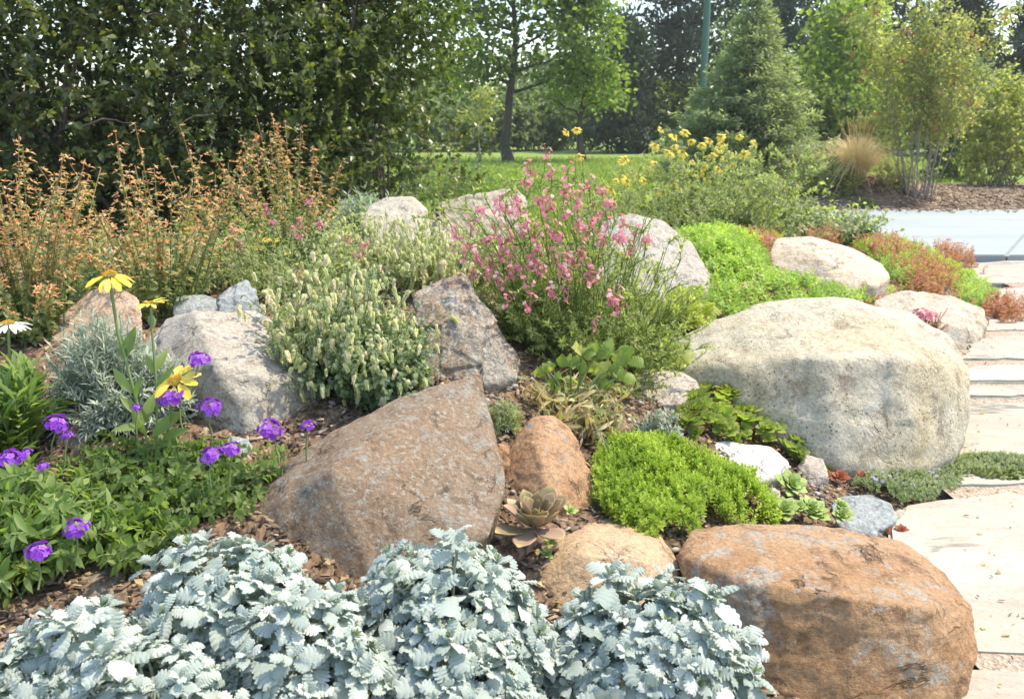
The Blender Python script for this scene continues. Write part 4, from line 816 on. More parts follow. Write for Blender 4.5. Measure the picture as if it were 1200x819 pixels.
def head_mesh(name, rng, n, rad, fsize, m, dome=.6, tp=None, drop=0.):
    """a rounded cluster of florets facing outward"""
    u = rand_dirs(rng, n); u[:, 2] = np.abs(u[:, 2]) * (1 - drop) + .1 - drop * rng.uniform(0, 1, n); u = unit(u); O = u * [rad, rad, rad * dome] * rng.uniform(.75, 1.1, (n, 1))
    Mx = frames(unit(np.cross(u, rng.normal(size=(n, 3)))), u, fsize * rng.uniform(.75, 1.2, n)); mb = MB(); mb.inst(tp or FLORET, Mx, O, rng.uniform(0, 1, n)); return mb.mesh(name, m)
def rotz(a): c, s = math.cos(a), math.sin(a); return np.array([[c, -s, 0], [s, c, 0], [0, 0, 1.]])
def face(d, a=0., s=1.):                            # matrix that turns +Z towards d
    d = unit(d); x = unit(np.cross([.13, .97, .2], d)); y = np.cross(d, x); return np.stack([x, y, d], 1) @ rotz(a) * s

def stem_tubes(t, Pn, r, m, name='stems', k=4):
    sb = MB()
    for p in Pn:
        tube(sb, p, r * (1.1 - .7 * np.linspace(0, 1, len(p))), k, cap=False)
        if len(Pn) <= 20: sb.build('stem', M[m], t); sb = MB()
    if sb.n: sb.build(name, M[m], t)
# ---------------------------------------------------------------- dusty miller
def miller_leaf(seed):
    """a felted spoon-shaped leaf with rounded lobes, its margin waved and its tip curling down"""
    rng = np.random.default_rng(seed); V = []; n = 35; cols = (-1, -.55, 0, .55, 1); wid = rng.uniform(.27, .38); cu = rng.uniform(.15, .5); tw = rng.normal(0, .12); fo = rng.uniform(.0, .3)
    prof = (.68, .92, 1.03, 1.0, .84)
    for i in range(n + 1):
        s = i / n; w = wid * max(.30, math.sin(math.pi * min(.95, (.06 + .89 * s)) ** 1.8)) ** .6
        if s < .3: w *= .26 + 2.46 * s
        for c in cols:
            e = abs(c); q = (i + 2 * (c > 0)) % 5; lobe = prof[q] if s > .16 and e == 1 else 1.
            ww = w * lobe; fwd = (-.014, .004, .016, .024, .014)[q] * (e == 1)
            z = -cu * s * s + fo * ww * e + .032 * math.sin(i * 1.2566 + (1.2 if c > 0 else 0)) * e * e - .14 * e ** 3 * s - (.03 if c == 0 else 0) + .010 * (q in (1, 2, 3)) * (e == .55)
            V.append((c * ww + tw * s * s + rng.normal(0, .002), s + fwd, z + tw * c * s + rng.normal(0, .004)))
    F = [(5 * i + c, 5 * i + c + 1, 5 * i + c + 6, 5 * i + c + 5) for i in range(n) for c in range(4)]
    V = np.array(V); return (V, np.zeros((0, 3), int), np.array(F), np.clip(V[:, 1], 0, 1))
MILL = [miller_leaf(s) for s in range(6)]
def dusty_miller(base_px, wpx, hpx, label, seed, n_shoot=46, lpx=27, dep=.85):
    """a spreading clump: shoots at uneven heights, each ending in a loose rosette of felted leaves"""
    rng = np.random.default_rng(seed); b, D = G(*base_px); k = D / FPX; rx = wpx * k / 2; h = hpx * k; ls = lpx * k
    t = thing('dusty_miller', b, label, 'silver plant', 'dusty millers along the front of the bed'); mb = MB(); sb = MB(); hb = MB(); fb = MB(); n = int(n_shoot * 1.6)
    sub = [(rng.uniform(-.55, .55), rng.uniform(-.5, .5), rng.uniform(.72, 1.05)) for _ in range(5)]
    i = np.arange(n); z = 1 - (i + .5) / n * 1.10; an = i * 2.39996 + seed; r = np.sqrt(np.maximum(0, 1 - z * z)) ** .8; zz = np.sign(z) * np.abs(z) ** .75
    u = np.stack([r * np.cos(an), r * np.sin(an), zz], -1) + rng.normal(0, .07, (n, 3))
    top = np.array([max(c * math.exp(-((p[0] - a) ** 2 + (p[1] - q) ** 2) / .28) for a, q, c in sub) for p in u]); top = .62 + .42 * top / top.max()
    S = b + u * [rx * .86, rx * dep * .9, h * .92] * np.stack([0 * top + 1, 0 * top + 1, top], -1) * (1 + rng.normal(0, .07, n))[:, None] + [0, 0, .03 * h]
    ax = unit(u * [1, 1, .7] + [0, 0, .7] + rng.normal(0, .22, (n, 3)))
    for q in range(n):
        tube(sb, curve(b + [rng.normal(0, .25) * rx, rng.normal(0, .25) * rx, 0], S[q] - ax[q] * ls * .3, 0, 5, .006, rng), .0035, 4, cap=False)
        m = rng.integers(9, 15); ph = np.arange(m) * 2.39996 + rng.uniform(0, 6); f = np.arange(m) / (m - 1); tilt = .15 + 1.3 * f + rng.normal(0, .2, m)
        X = unit(np.cross(ax[q], [.2, .9, .1])); Y = np.cross(ax[q], X); o = np.cos(ph)[:, None] * X + np.sin(ph)[:, None] * Y; big = rng.uniform(.8, 1.25)
        Dv = ax[q] * np.cos(tilt)[:, None] + o * np.sin(tilt)[:, None]; Nv = ax[q] * np.sin(tilt)[:, None] - o * np.cos(tilt)[:, None] + rng.normal(0, .28, (m, 3)); sz = ls * big * (.40 + .80 * f) * rng.uniform(.75, 1.2, m)
        O = S[q] - ax[q] * (ls * .45 * f)[:, None]
        for v in range(6):
            kx = (np.arange(m) * 5 + q) % 6 == v
            if kx.any(): mb.inst(MILL[v], frames(Dv[kx], Nv[kx], sz[kx]), O[kx], np.clip(rng.normal(.5, .28, kx.sum()), 0, 1))
        if q % 9 == 0: fb.inst(MILL[0], frames(Dv[-2:] - [0, 0, .6], Nv[-2:], sz[-2:]), O[-2:] - [0, 0, .02], rng.uniform(0, 1, 2))
        if q % 4 == 0: hb.inst(LANCE, frames(unit(ax[q] + rng.normal(0, .5, (4, 3))), rng.normal(size=(4, 3)), ls * .42), np.tile(S[q] + ax[q] * ls * .05, (4, 1)), rng.uniform(0, 1, 4))
    sb.build('stems', M['stalk_grey'], t); mb.build('leaves', M['dusty'], t); hb.build('young_leaves', M['shrub_pale'], t); fb.build('faded_leaves', M['straw'], t); return t
dusty_miller((272, 748), 225, 122, 'dusty miller mound leaning against the left foot of the brown wedge boulder', 201, 56)
dusty_miller((95, 812), 230, 96, 'dusty miller mound at the left edge, left of the other dusty millers', 202, 60)
dusty_miller((352, 824), 240, 128, 'dusty miller mound below the brown wedge boulder, between two larger mounds', 203, 66)
dusty_miller((522, 768), 250, 136, 'broad dusty miller mound in front of the brown wedge boulder, below the bronze rosette', 204, 82)
dusty_miller((535, 850), 190, 118, 'low dusty miller tuft at the bottom edge in front of the broad mound', 205, 50)
dusty_miller((755, 815), 262, 148, 'dusty miller mound left of the ochre sandstone boulder', 206, 84)
dusty_miller((170, 880), 270, 122, 'dusty miller mound in the bottom left corner', 207, 62)

# ---------------------------------------------------------------- mats of low plants
def mat_plant(name, label, pix, n, tps, size, m, seed, dome=.05, dd=.12, lift=.0, lean=.7, cat='ground cover', group=None, zadd=0., part_name='foliage', sv=.3):
    rng = np.random.default_rng(seed); poly = poly_ground(pix, lift); x, y = scatter(rng, poly, n); e = np.minimum(1, edge_dist(poly, x, y) / dd); keep = e * 1.6 + .9 * np.sin(23 * x + seed) * np.sin(21 * y + 2) + rng.normal(0, .25, n) > .12; x, y, e = x[keep], y[keep], e[keep]; n = len(x)
    c = np.mean(poly, 0); c[2] = float(H(c[0], c[1])); t = thing(name, c, label, cat, group)
    hz = dome * np.sqrt(np.clip(e * (2 - e), 0, 1)) * (1 + rng.normal(0, .10, n) + .30 * np.sin(19 * x + seed) * np.sin(17 * y) + .12 * np.sin(43 * x) * np.sin(39 * y + 1)) + zadd; O = np.stack([x, y, H(x, y) + hz], -1); out = np.stack([x - c[0], y - c[1], 0 * x], -1)
    up = unit(unit(out) * (lean * (1 - e) ** 1.0)[:, None] + [0, 0, 1] + rng.normal(0, .22, (n, 3))); F_ = frames(unit(np.cross(up, rng.normal(size=(n, 3)))), up, size * rng.uniform(1 - sv, 1 + sv, n)); mb = MB(); pick = rng.integers(0, len(tps), n); a = np.clip(.5 + .28 * np.sin(11 * x + 3 * np.sin(7 * y) + seed) * np.sin(9 * y + 2 * np.sin(8 * x)) + rng.normal(0, .2, n), 0, 1)
    for i, tp in enumerate(tps):
        k = pick == i; mb.inst(tp, F_[k], O[k], a[k])
    mb.build(part_name, m, t); return t, rng, poly
def shoot(seed, n=14, tp=None, len_=.42, ht=1., spread=.9):
    """an upright leafy shoot, unit height along +Z"""
    rng = np.random.default_rng(seed); mb = MB(); i = np.arange(n); f = (i + .5) / n; an = i * 2.39996; el = .25 + spread * f ** 1.2
    D = np.stack([np.cos(an) * np.cos(el), np.sin(an) * np.cos(el), np.sin(el)], -1) + rng.normal(0, .08, (n, 3)); N = np.stack([-np.cos(an) * np.sin(el), -np.sin(an) * np.sin(el), np.cos(el)], -1)
    mb.inst(tp or SPOON, frames(D, N, len_ * (1.1 - .5 * f) * rng.uniform(.85, 1.15, n)), np.stack([0 * f, 0 * f, ht * f - .1], -1), rng.uniform(.2, .8, n)); return mb.template()
def rosette(n=16, tp=None, inner=.35, flat=.2, a=None, seed=0):
    rng = np.random.default_rng(seed); i = np.arange(n); f = i / (n - 1); an = i * 2.39996; el = 1.35 - (1.35 - flat) * f ** .75
    D = np.stack([np.cos(an) * np.cos(el), np.sin(an) * np.cos(el), np.sin(el)], -1); N = np.stack([-np.cos(an) * np.sin(el), -np.sin(an) * np.sin(el), np.cos(el)], -1); mb = MB()
    mb.inst(tp or plump(3, .30, .08), frames(D, N, inner + (1 - inner) * f), np.stack([0 * f, 0 * f, .12 - .12 * f], -1), np.clip(.2 + .5 * f + rng.normal(0, .15, n), 0, 1)); return mb.template()
SHOOTS = [shoot(s, 15, leaf(2, .26, .4, .1, .6), .44) for s in range(3)]; SHOOTR = [shoot(s + 5, 12, SPOON, .42, .8, .8) for s in range(3)]
ROS = [rosette(15, leaf(3, .33, .35, -.05, .66), .4, .25, seed=s) for s in range(3)]
mat_plant('sedum_mat', 'dense chartreuse sedum cushion between the rusty rock and the ochre boulder', [(694, 575), (700, 540), (712, 530), (760, 528), (800, 540), (850, 560), (895, 580), (908, 605), (905, 622), (850, 628), (800, 640), (765, 640), (735, 628), (702, 606)], 2000, SHOOTS, .042, M['chart'], 301, dome=.075, dd=.13)
mat_plant('sedum_mat', 'bright green sedum carpet around the banded tan sandstone', [(780, 300), (800, 282), (850, 285), (900, 305), (905, 330), (960, 345), (1030, 340), (1045, 350), (1010, 372), (900, 385), (835, 385), (815, 350)], 2600, SHOOTR, .085, M['gcover'], 302, dome=.10, dd=.3)
mat_plant('sedum_mat', 'yellow-green sedum patch behind the bright green sedum carpet', [(770, 290), (790, 268), (840, 262), (900, 265), (930, 280), (900, 296), (850, 290), (800, 296)], 1500, SHOOTR, .065, M['yel_cover'], 303, dome=.10, dd=.3)
mat_plant('sedum_mat', 'green sedum patch among the russet sedum beside the patio', [(1035, 325), (1000, 292), (1040, 285), (1090, 300), (1120, 318), (1165, 340), (1172, 365), (1135, 372), (1100, 350), (1060, 342)], 1500, SHOOTR, .075, M['gcover'], 304, dome=.07, dd=.25)
def rosette_patch(label, pix, n, seed, size, m, dome=.05, tps=ROS, lift=.03):
    return mat_plant('sedum_mat', label, pix, n, tps, size, m, seed, dome=dome, dd=.12, lift=lift, lean=.8, part_name='rosettes')
rosette_patch('green sedum with red-edged rosettes trailing along the foot of the white boulder', [(790, 490), (815, 455), (840, 450), (870, 465), (900, 475), (940, 490), (975, 515), (985, 540), (960, 545), (920, 535), (890, 520), (840, 515), (800, 505)], 240, 311, .054, M['sedum'], dome=.06)

# russet sedum clumps with rose flower heads
RH = [head_mesh('flower_head', np.random.default_rng(s), 24, .028, .0095, M['rosed'], .7) for s in range(3)]
def russet(label, pix, n, seed, h, heads, fsc=1.0, m='redsed', gap=.0):
    rng = np.random.default_rng(seed); poly = poly_ground(pix); n = int(n * 1.7); x, y = scatter(rng, poly, n); x = x + rng.normal(0, .055, n); y = y + rng.normal(0, .10, n); c = np.mean(poly, 0); c[2] = float(H(c[0], c[1])); t = thing('russet_sedum', c, label, 'sedum', 'russet sedums in the right of the bed')
    B = np.stack([x, y, H(x, y)], -1); T = B + np.stack([rng.normal(0, .12, n) * h, rng.normal(0, .12, n) * h, h * rng.uniform(.55, 1.1, n)], -1); s = np.linspace(0, 1, 4)[None, :, None]; Pn = B[:, None] * (1 - s) + T[:, None] * s
    stem_tubes(t, Pn, .003, 'stalk_dry', k=3); lb = MB(); leaves_on(lb, rng, Pn, 22, SPOON, .036, .1, 1., 60, .3); lb.build('foliage', M[m], t)
    for (px, py, dd) in heads:
        q, D = G(px, py + 12); p = P(px, py, D); part('flower_head', RH[rng.integers(3)], t, rotz(rng.uniform(0, 6)) * fsc * rng.uniform(.85, 1.2), p - c)
russet('russet sedum with two pink heads at the left end of the banded tan sandstone', [(842, 300), (860, 282), (890, 280), (905, 296), (890, 305), (860, 306)], 90, 321, .17, [(850, 276, 0), (858, 284, 0), (895, 272, 0), (902, 282, 0), (887, 280, 0)], 1.7)
russet('tall russet sedum drift between the tan sandstone and the patio', [(1010, 300), (1030, 290), (1060, 296), (1095, 318), (1100, 340), (1075, 345), (1045, 322)], 170, 322, .20, [(1028, 280, 0), (1048, 276, 0), (1047, 288, 0), (1036, 284, 0), (1062, 290, 0), (1022, 288, 0), (1080, 296, 0)], 1.7)
russet('russet sedum against the corner of the patio kerb', [(1090, 306), (1105, 296), (1130, 300), (1135, 314), (1110, 318)], 60, 323, .17, [(1112, 282, 0), (1126, 286, 0)], 1.2)
russet('dense brown sedum clump behind the small white stone', [(1070, 352), (1085, 330), (1110, 325), (1118, 345), (1095, 362)], 120, 324, .20, [(1078, 318, 0), (1100, 312, 0)], 1.2)
russet('russet sedum sprig at the edge of the path beyond the flat boulder', [(1155, 380), (1165, 362), (1185, 360), (1190, 375), (1172, 386)], 70, 325, .17, [(1185, 337, 0)], .9)
russet('small russet sedum behind the right shoulder of the white boulder', [(1012, 372), (1020, 362), (1045, 366), (1045, 378)], 34, 326, .10, [(1016, 347, 0), (1026, 351, 0), (1034, 356, 0)], 1.8)
russet('russet sedum behind the ridged patch left of the patio, dark stemmed', [(940, 290), (950, 280), (975, 280), (980, 292)], 40, 327, .22, [(946, 252, 0)], 1.2)
def face_sedum():
    rng = np.random.default_rng(328); d = depth(1080, 412) + .02; c = P(1090, 396, d); c[2] = float(H(c[0], c[1])); t = thing('russet_sedum', c, 'brown sedum with pink flowers on the face of the weathered flat boulder', 'sedum', 'russet sedums in the right of the bed'); lb = MB(); sb = MB(); Pn = []
    for i in range(26):
        b0 = P(1092 + rng.normal(0, 8), 396, d + .02); q = P(1090 + rng.normal(0, 13), 376 + rng.normal(0, 8), d - .05); Pn.append(curve(b0, q, .01, 4)); tube(sb, Pn[-1], .003, 3)
    sb.build('stems', M['stalk_dry'], t); leaves_on(lb, rng, np.array(Pn), 12, SPOON, .028, .1, 1, 60); lb.build('foliage', M['redsed'], t)
    for px, py in ((1080, 371), (1090, 374), (1083, 378)): part('flower_head', RH[1], t, rotz(px) * 1.9, P(px, py - 3, d - .07) - c)
face_sedum()
# pink heads standing in the green carpet
def pink_sprigs():
    rng = np.random.default_rng(329)
    for px, py, lb, s in ((873, 337, 'lone pink sedum flower standing in the bright green sedum carpet', 1.6), (840, 334, 'small pink sedum flower near the ribbed pale boulder', 1.0), (783, 259, 'round pink sedum flower at the top corner of the ribbed pale boulder', 2.0)):
        b, D = G(px, py + 22); t = thing('pink_sedum', b, lb, 'sedum', 'single pink sedum flowers'); mb = MB(); tip = P(px, py, D); pn = curve(b, tip, 0, 5); tube(mb, pn, .004, 4); mb.build('stem', M['stalk'], t)
        l2 = MB(); leaves_on(l2, rng, pn[None], 12, SPOON, .03); l2.build('foliage', M['redsed'], t); part('flower_head', RH[0], t, rotz(px) * s, tip - b)
pink_sprigs()

# ---------------------------------------------------------------- rosette succulents
def bronze_rosette():
    rng = np.random.default_rng(331); b, D = G(626, 640); D -= .03; c = P(626, 616, D); k = D / FPX; R0 = 51 * k; t = thing('succulent_rosette', c - [0, 0, .05], 'bronze succulent rosette with a pale green heart between the brown boulders', 'succulent')
    tl = [plump(6, .25, .07, .35, .66, rise=.16), plump(6, .27, .07, .30, .62, rise=.08), plump(6, .22, .08, .4, .70, rise=.28)]; n = 34; i = np.arange(n); f = i / (n - 1); an = i * 2.39996; el = 1.15 - .88 * f ** .9 + rng.normal(0, .12, n); ax = unit([.0, -.12, 1.])
    X = unit(np.cross([0, 1., 0], ax)); Y = np.cross(ax, X)
    for q in range(n):
        o = math.cos(an[q]) * X + math.sin(an[q]) * Y; d = o * math.cos(el[q]) + ax * math.sin(el[q]); nn = ax * math.cos(el[q]) - o * math.sin(el[q]); s = R0 * (.50 + .55 * f[q]) * rng.uniform(.72, 1.15)
        mb = MB(); mb.inst(tl[q % 3], frames(d[None], nn[None], s), (c + ax * R0 * (.12 - .17 * f[q]) + o * R0 * .05)[None], np.array([rng.uniform(0, 1)])); mb.build('leaf', M['hen'], t)
    hb = MB(); hb.inst(rosette(46, plump(4, .26, .09, .2, .6), .35, .35), np.array([np.stack([X, Y, ax], 1) * R0 * .46]), (c + ax * R0 * .16)[None], np.array([.6])); hb.build('heart', M['hen_heart'], t)
    for q, (px, py) in enumerate(((644, 636), (655, 628), (640, 650), (668, 600))):
        hb = MB(); hb.inst(rosette(14, plump(3, .3, .1), .4, .3, seed=q), face(unit([.1 * q, -.5, 1]), q, .026)[None], P(px, py, D - .02)[None], np.array([.5])); hb.build('offset', M['chick'], t)
bronze_rosette()
PL = [rosette(22, plump(4, .28, .12, .22, .62), .4, .28, seed=s) for s in range(3)]
def chick(px, py, rpx, label, seed, m='chick', tilt=(.0, -.5), n=1, spread=0):
    rng = np.random.default_rng(seed); b, D = G(px, py + rpx * .6); k = D / FPX; c = P(px, py, D); t = thing('houseleek', b, label, 'succulent', 'small houseleeks among the stones')
    for j in range(n):
        o = np.array([rng.normal(0, 1), rng.normal(0, .6), rng.normal(0, .4)]) * spread * k if j else np.zeros(3); mb = MB()
        mb.inst(PL[(seed + j) % 3], face(unit([tilt[0] + rng.normal(0, .2), tilt[1] + rng.normal(0, .2), 1.]), rng.uniform(0, 6), rpx * k * (1 if j == 0 else rng.uniform(.5, .8)))[None], (c + o)[None], np.array([.5])); mb.build('rosette', M[m], t)
chick(925, 570, 24, 'pale green houseleek just in front of the speckled white stone', 341)
chick(918, 600, 22, 'pale grey-green houseleek at the right end of the chartreuse sedum', 342, tilt=(-.2, -.6))
chick(950, 602, 26, 'cluster of pale houseleeks along the back of the ochre boulder', 343, n=6, spread=17)
chick(984, 560, 13, 'small russet houseleek at the foot of the white boulder', 344, m='redsed', n=4, spread=9)
chick(1056, 622, 10, 'tiny red houseleek where the ochre boulder meets the path', 345, m='redsed', n=3, spread=7)

# ---------------------------------------------------------------- thyme, silver threads, tufts
mat_plant('thyme_mat', 'grey-green thyme mat spilling from the white boulder over the flagstones', [(1000, 578), (1012, 562), (1070, 552), (1110, 548), (1150, 545), (1215, 550), (1240, 568), (1190, 576), (1140, 574), (1105, 592), (1055, 600), (1030, 590)], 2600, [shoot(s, 12, ROUND, .36, .9, .6) for s in (7, 8)], .024, M['thyme'], 351, dome=.03, dd=.08, lean=1.1, zadd=.035)
def thyme_flowers():
    rng = np.random.default_rng(352); poly = poly_ground([(1015, 575), (1080, 555), (1110, 565), (1080, 590), (1030, 592)]); x, y = scatter(rng, poly, 26); c = np.mean(poly, 0); th = [o for o in C.objects if o.name == 'thyme_mat'][0]
    for a, b in zip(x, y): part('flower_head', TH, th, rotz(a * 90), np.array([a, b, float(H(a, b)) + .075]) - np.array(th.location))
TH = head_mesh('flower_head', np.random.default_rng(3), 12, .010, .007, M['lilac'])
thyme_flowers()
def thread_mound(name, label, base_px, wpx, hpx, m, seed, n=520, per=26, lsize=.05, cat='silver plant', ysc=.8, tp=THIN, at=None):
    rng = np.random.default_rng(seed)
    b, D = G(*base_px) if at is None else (ground_at(*at), at[1]); k = D / FPX; rx = wpx * k / 2; h = hpx * k; t = thing(name, b, label, cat); u = rand_dirs(rng, n); u[:, 2] = np.abs(u[:, 2]); rad = rng.uniform(.6, 1.0, n) ** .5 * (1 + .10 * np.sin(4 * u[:, 0] + seed) + .06 * rng.normal(size=n))
    tip = b + u * [rx, rx * ysc, h] * rad[:, None]; b0 = b + (tip - b) * [.45, .45, 0] + rng.normal(0, .02, (n, 3)) * [1, 1, 0]; b0[:, 2] = b[2]; s = np.linspace(0, 1, 4)[None, :, None]; Pn = b0[:, None] * (1 - s) + tip[:, None] * s; lb = MB(); leaves_on(lb, rng, Pn, per, tp, lsize, .3, 1.03, 38, .3, sv=.4); sb = MB(); [tube(sb, p, .0025, 3, cap=False) for p in Pn[::3]]
    sb.build('stems', M['stalk_grey'], t); lb.build('foliage', M[m], t); return t
thread_mound('artemisia', 'silver feathery artemisia mound between the strappy green plant and the grey boulder', (142, 488), 165, 118, 'silver', 361, 560, 26, .045)
thread_mound('blue_grass', 'blue-grey fine-leaved mound behind the pale domed boulder', None, 112, 66, 'bluegrass', 362, 620, 24, .085, at=(-1.12, 7.0))
thread_mound('silver_herb', 'small silver-grey herb left of the speckled white stone', (770, 518), 56, 44, 'silver', 363, 60, 16, .028, tp=LANCE)
thread_mound('green_tuft', 'small fine yellow-green tuft under the upright grey slab', (588, 502), 48, 38, 'ybush', 364, 110, 14, .028)
thread_mound('green_tuft', 'grassy green tuft on the bare soil left of the ribbed pale boulder foot', (795, 385), 60, 45, 'yel_cover', 365, 110, 14, .06)

# ---------------------------------------------------------------- tall perennials
SPIKE_FL = combine(ring(leaf(2, .26, .3, .2, .6), 3, .6, .9) + [(leaf(2, .16, .8, .3, .6), np.eye(3), (0, 0, 0), .5)]).template()
def agastache(label, base_px, hpx, spx, seed, n=34, r0px=22, dens=1., fl=1.0, lsize=.036, bias=(0, 0), hv=.62, up=.5, name='agastache', m='orange_fl', group='orange agastaches along the dark shrub'):
    rng = np.random.default_rng(seed); b, D = G(*base_px); k = D / FPX; t = thing(name, b, label, 'flowering plant', group); Pn = stems(rng, b, n, hpx * k, r0px * k, spx * k, hv, up, 9, bias); stem_tubes(t, Pn, .0035, 'stalk')
    lb = MB(); leaves_on(lb, rng, Pn, int(50 * dens), OVATE, lsize, .05, .92, 60, .45, droop=.15); lb.build('foliage', M['agas'], t)
    for q in range(n):                              # a flower spike on every stem
        if rng.uniform() > fl: continue
        mb = MB(); m0 = int(rng.uniform(9, 27) * dens); Q, T, tt = along(Pn[q:q + 1], rng, m0, rng.uniform(.38, .66), 1.0, .02); ph = rng.uniform(0, 6.28, m0); o = np.stack([np.cos(ph), np.sin(ph), rng.uniform(-.3, .6, m0)], -1)
        w = .055 * (1.25 - .85 * tt); mb.inst(SPIKE_FL, frames(unit(o), rng.normal(0, .3, (m0, 3)) + [0, 0, 1], .026 * rng.uniform(.6, 1.2, m0)), Q + o * (w * rng.uniform(.1, 1, m0))[:, None], rng.uniform(0, 1, m0)); x = np.linspace(.35, 1, 6) * 7.99; ii = x.astype(int); tube(mb, Pn[q][ii] + (Pn[q][np.minimum(ii + 1, 8)] - Pn[q][ii]) * (x - ii)[:, None], .0025, 3, .3); mb.build('flower_spike', M[m], t)
    return t
agastache('dense orange agastache clump at the left edge', (40, 395), 245, 110, 401, 62, 50, 1.1)
agastache('tall sparse orange agastache in front of the middle of the dark shrub', (190, 370), 240, 100, 402, 44, 46, 1.)
agastache('bright orange agastache clump left of the blue-grey mound', (345, 305), 185, 62, 403, 40, 30, 1.1)
agastache('thin orange agastache between the sparse clump and the bright clump', (265, 335), 200, 50, 404, 18, 24, .9)
agastache('orange agastache low behind the pinkish rock', (110, 330), 95, 70, 405, 26, 40, 1.)
agastache('few salmon flower spires rising in front of the pale sapling', (520, 262), 150, 26, 406, 9, 12, .55, name='agastache', lsize=.045)
agastache('wispy pale agastache with salmon tips left of the sapling', (462, 250), 105, 50, 407, 20, 22, .7, fl=.5, lsize=.05)
agastache('salmon spire rising above the yellow daisies at the centre right', (735, 240), 84, 14, 408, 5, 6, .5, lsize=.04)
agastache('small salmon spires above the pink bush on the left', (655, 262), 92, 20, 409, 6, 8, .45, lsize=.035)

# hop oregano: leafy stems with pale nodding bracts
HOP = [combine([(leaf(2, .42, .5, .4, .5), frames(np.array([[math.cos(a) * .5, math.sin(a) * .5, -.75]]), np.array([[math.cos(a), math.sin(a), .4]]), .55)[0], (0, 0, -.28 * j), .5 + .1 * j) for j in range(4) for a in (j * 1.57, j * 1.57 + 3.14)]).template() for _ in (0,)]
def hop_mesh(s):
    rng = np.random.default_rng(s); mb = MB(); n = 22; i = np.arange(n); f = i / n; a = i * 1.571 + rng.normal(0, .2, n); D = np.stack([np.cos(a) * .75, np.sin(a) * .75, -.65 + .2 * f], -1)
    mb.inst(leaf(2, .42, .5, .45, .5), frames(D, np.stack([np.cos(a), np.sin(a), .5 + 0 * a], -1), .011 * (1 - .35 * f) * rng.uniform(.85, 1.15, n)), np.stack([0 * f, 0 * f, -.026 * f], -1), rng.uniform(0, 1, n)); return mb.mesh('flower_head', M['hop'])
HOPS = [hop_mesh(s) for s in range(4)]
def oregano(label, base_px, hpx, spx, seed, n=90, r0px=40, heads=95, lsize=.022, fsc=1.0, hv=.6, bias=(0, 0), Pn=None, b=None, up=.55, low=.45, lm='oreg', clus=4):
    rng = np.random.default_rng(seed)
    if Pn is None: b, D = G(*base_px); k = D / FPX; Pn = stems(rng, b, n, hpx * k, r0px * k, spx * k, hv, up, 7, bias)
    Pn = np.concatenate([Pn, branchy(Pn, rng, 1, .10, .4, .9, .8, .1, Pn.shape[1])]); t = thing('hop_oregano', b, label, 'flowering plant', 'hop oreganos with pale nodding bracts'); stem_tubes(t, Pn, .0025, 'stalk', k=3); lb = MB(); leaves_on(lb, rng, Pn, 18, ROUND, lsize, .05, 1., 65, .3, droop=.1); lb.build('foliage', M[lm], t)
    cands = [(q, f) for q in range(len(Pn)) for f in rng.uniform(low, 1.0, clus)]; cands.sort(key=lambda c: -Pn[c[0]][-1][2] + Pn[c[0]][-1][1] * .6 + rng.normal(0, .12)); cands = cands[:heads * 7]; rng.shuffle(cands)
    extra = MB(); te = [MB().inst((np.array([v.co[:] for v in h.vertices]), np.zeros((0, 3), int), np.array([list(p.vertices) for p in h.polygons]), np.zeros(len(h.vertices))), np.eye(3)[None], np.zeros((1, 3))).template() for h in HOPS[:2]]
    for j, (q, f) in enumerate(cands):
        q = int(q); x = f * 5.99; a = int(x); p = Pn[q][a] + (Pn[q][a + 1] - Pn[q][a]) * (x - a); o = rng.normal(0, .014, 3)
        Mx = face(unit([rng.normal(0, .35), rng.normal(0, .35), 1]), rng.uniform(0, 6), 1.0 * fsc * rng.uniform(.7, 1.35))
        if j < min(heads, 98): part('flower_head', HOPS[rng.integers(4)], t, Mx, p + o - b)
        else: extra.inst(te[j % 2], Mx[None], (p + o)[None], rng.uniform(0, 1, 1))
    if extra.n: e = extra.build('flower_heads', M['hop'], t); e['kind'] = 'stuff'
    return t
oregano('hop oregano with creamy heads behind the small blue-grey rocks', (205, 350), 92, 60, 421, 110, 36, 80, fsc=1.1)
oregano('large hop oregano left of the upright grey slab', (412, 438), 155, 80, 422, 220, 50, 98, fsc=1.25, bias=(.0, .0), hv=.75)
oregano('dark leafy hop oregano at the left foot of the upright grey slab', (448, 470), 105, 46, 423, 120, 30, 40, fsc=1.15, lsize=.026, lm='oreg')
oregano('pale yellow-green hop oregano behind the upright grey slab', (520, 345), 100, 55, 424, 120, 46, 90, fsc=1.5, lm='ybush')
oregano('loose hop oregano between the pink valerian and the long ridged pale boulder', (445, 330), 88, 70, 425, 100, 50, 80, fsc=1.4, lm='ybush')
def draping():
    rng = np.random.default_rng(426); D0 = depth(290, 508); b, _ = G(402, 440); Pn = []
    for i in range(90):
        y0 = rng.uniform(372, 402); y1 = rng.uniform(386, 442); s0 = P(rng.uniform(330, 425), y0, D0 + .44 - .006 * (y0 - 368)); tip = P(rng.uniform(296, 440), y1, D0 + .40 - .006 * (y1 - 368)); tip = s0 + (tip - s0) * rng.uniform(.4, 1.)
        m = (s0 + tip) / 2 + [0, 0, rng.uniform(.04, .10)]; s = np.linspace(0, 1, 7)[:, None]; Pn.append((1 - s) ** 2 * s0 + 2 * s * (1 - s) * m + s * s * tip)
    oregano('hop oregano draping over the white-topped grey boulder', None, 0, 0, 427, heads=98, fsc=1.15, Pn=np.array(Pn), b=b, low=.2, lm='ybush', lsize=.017)
draping()

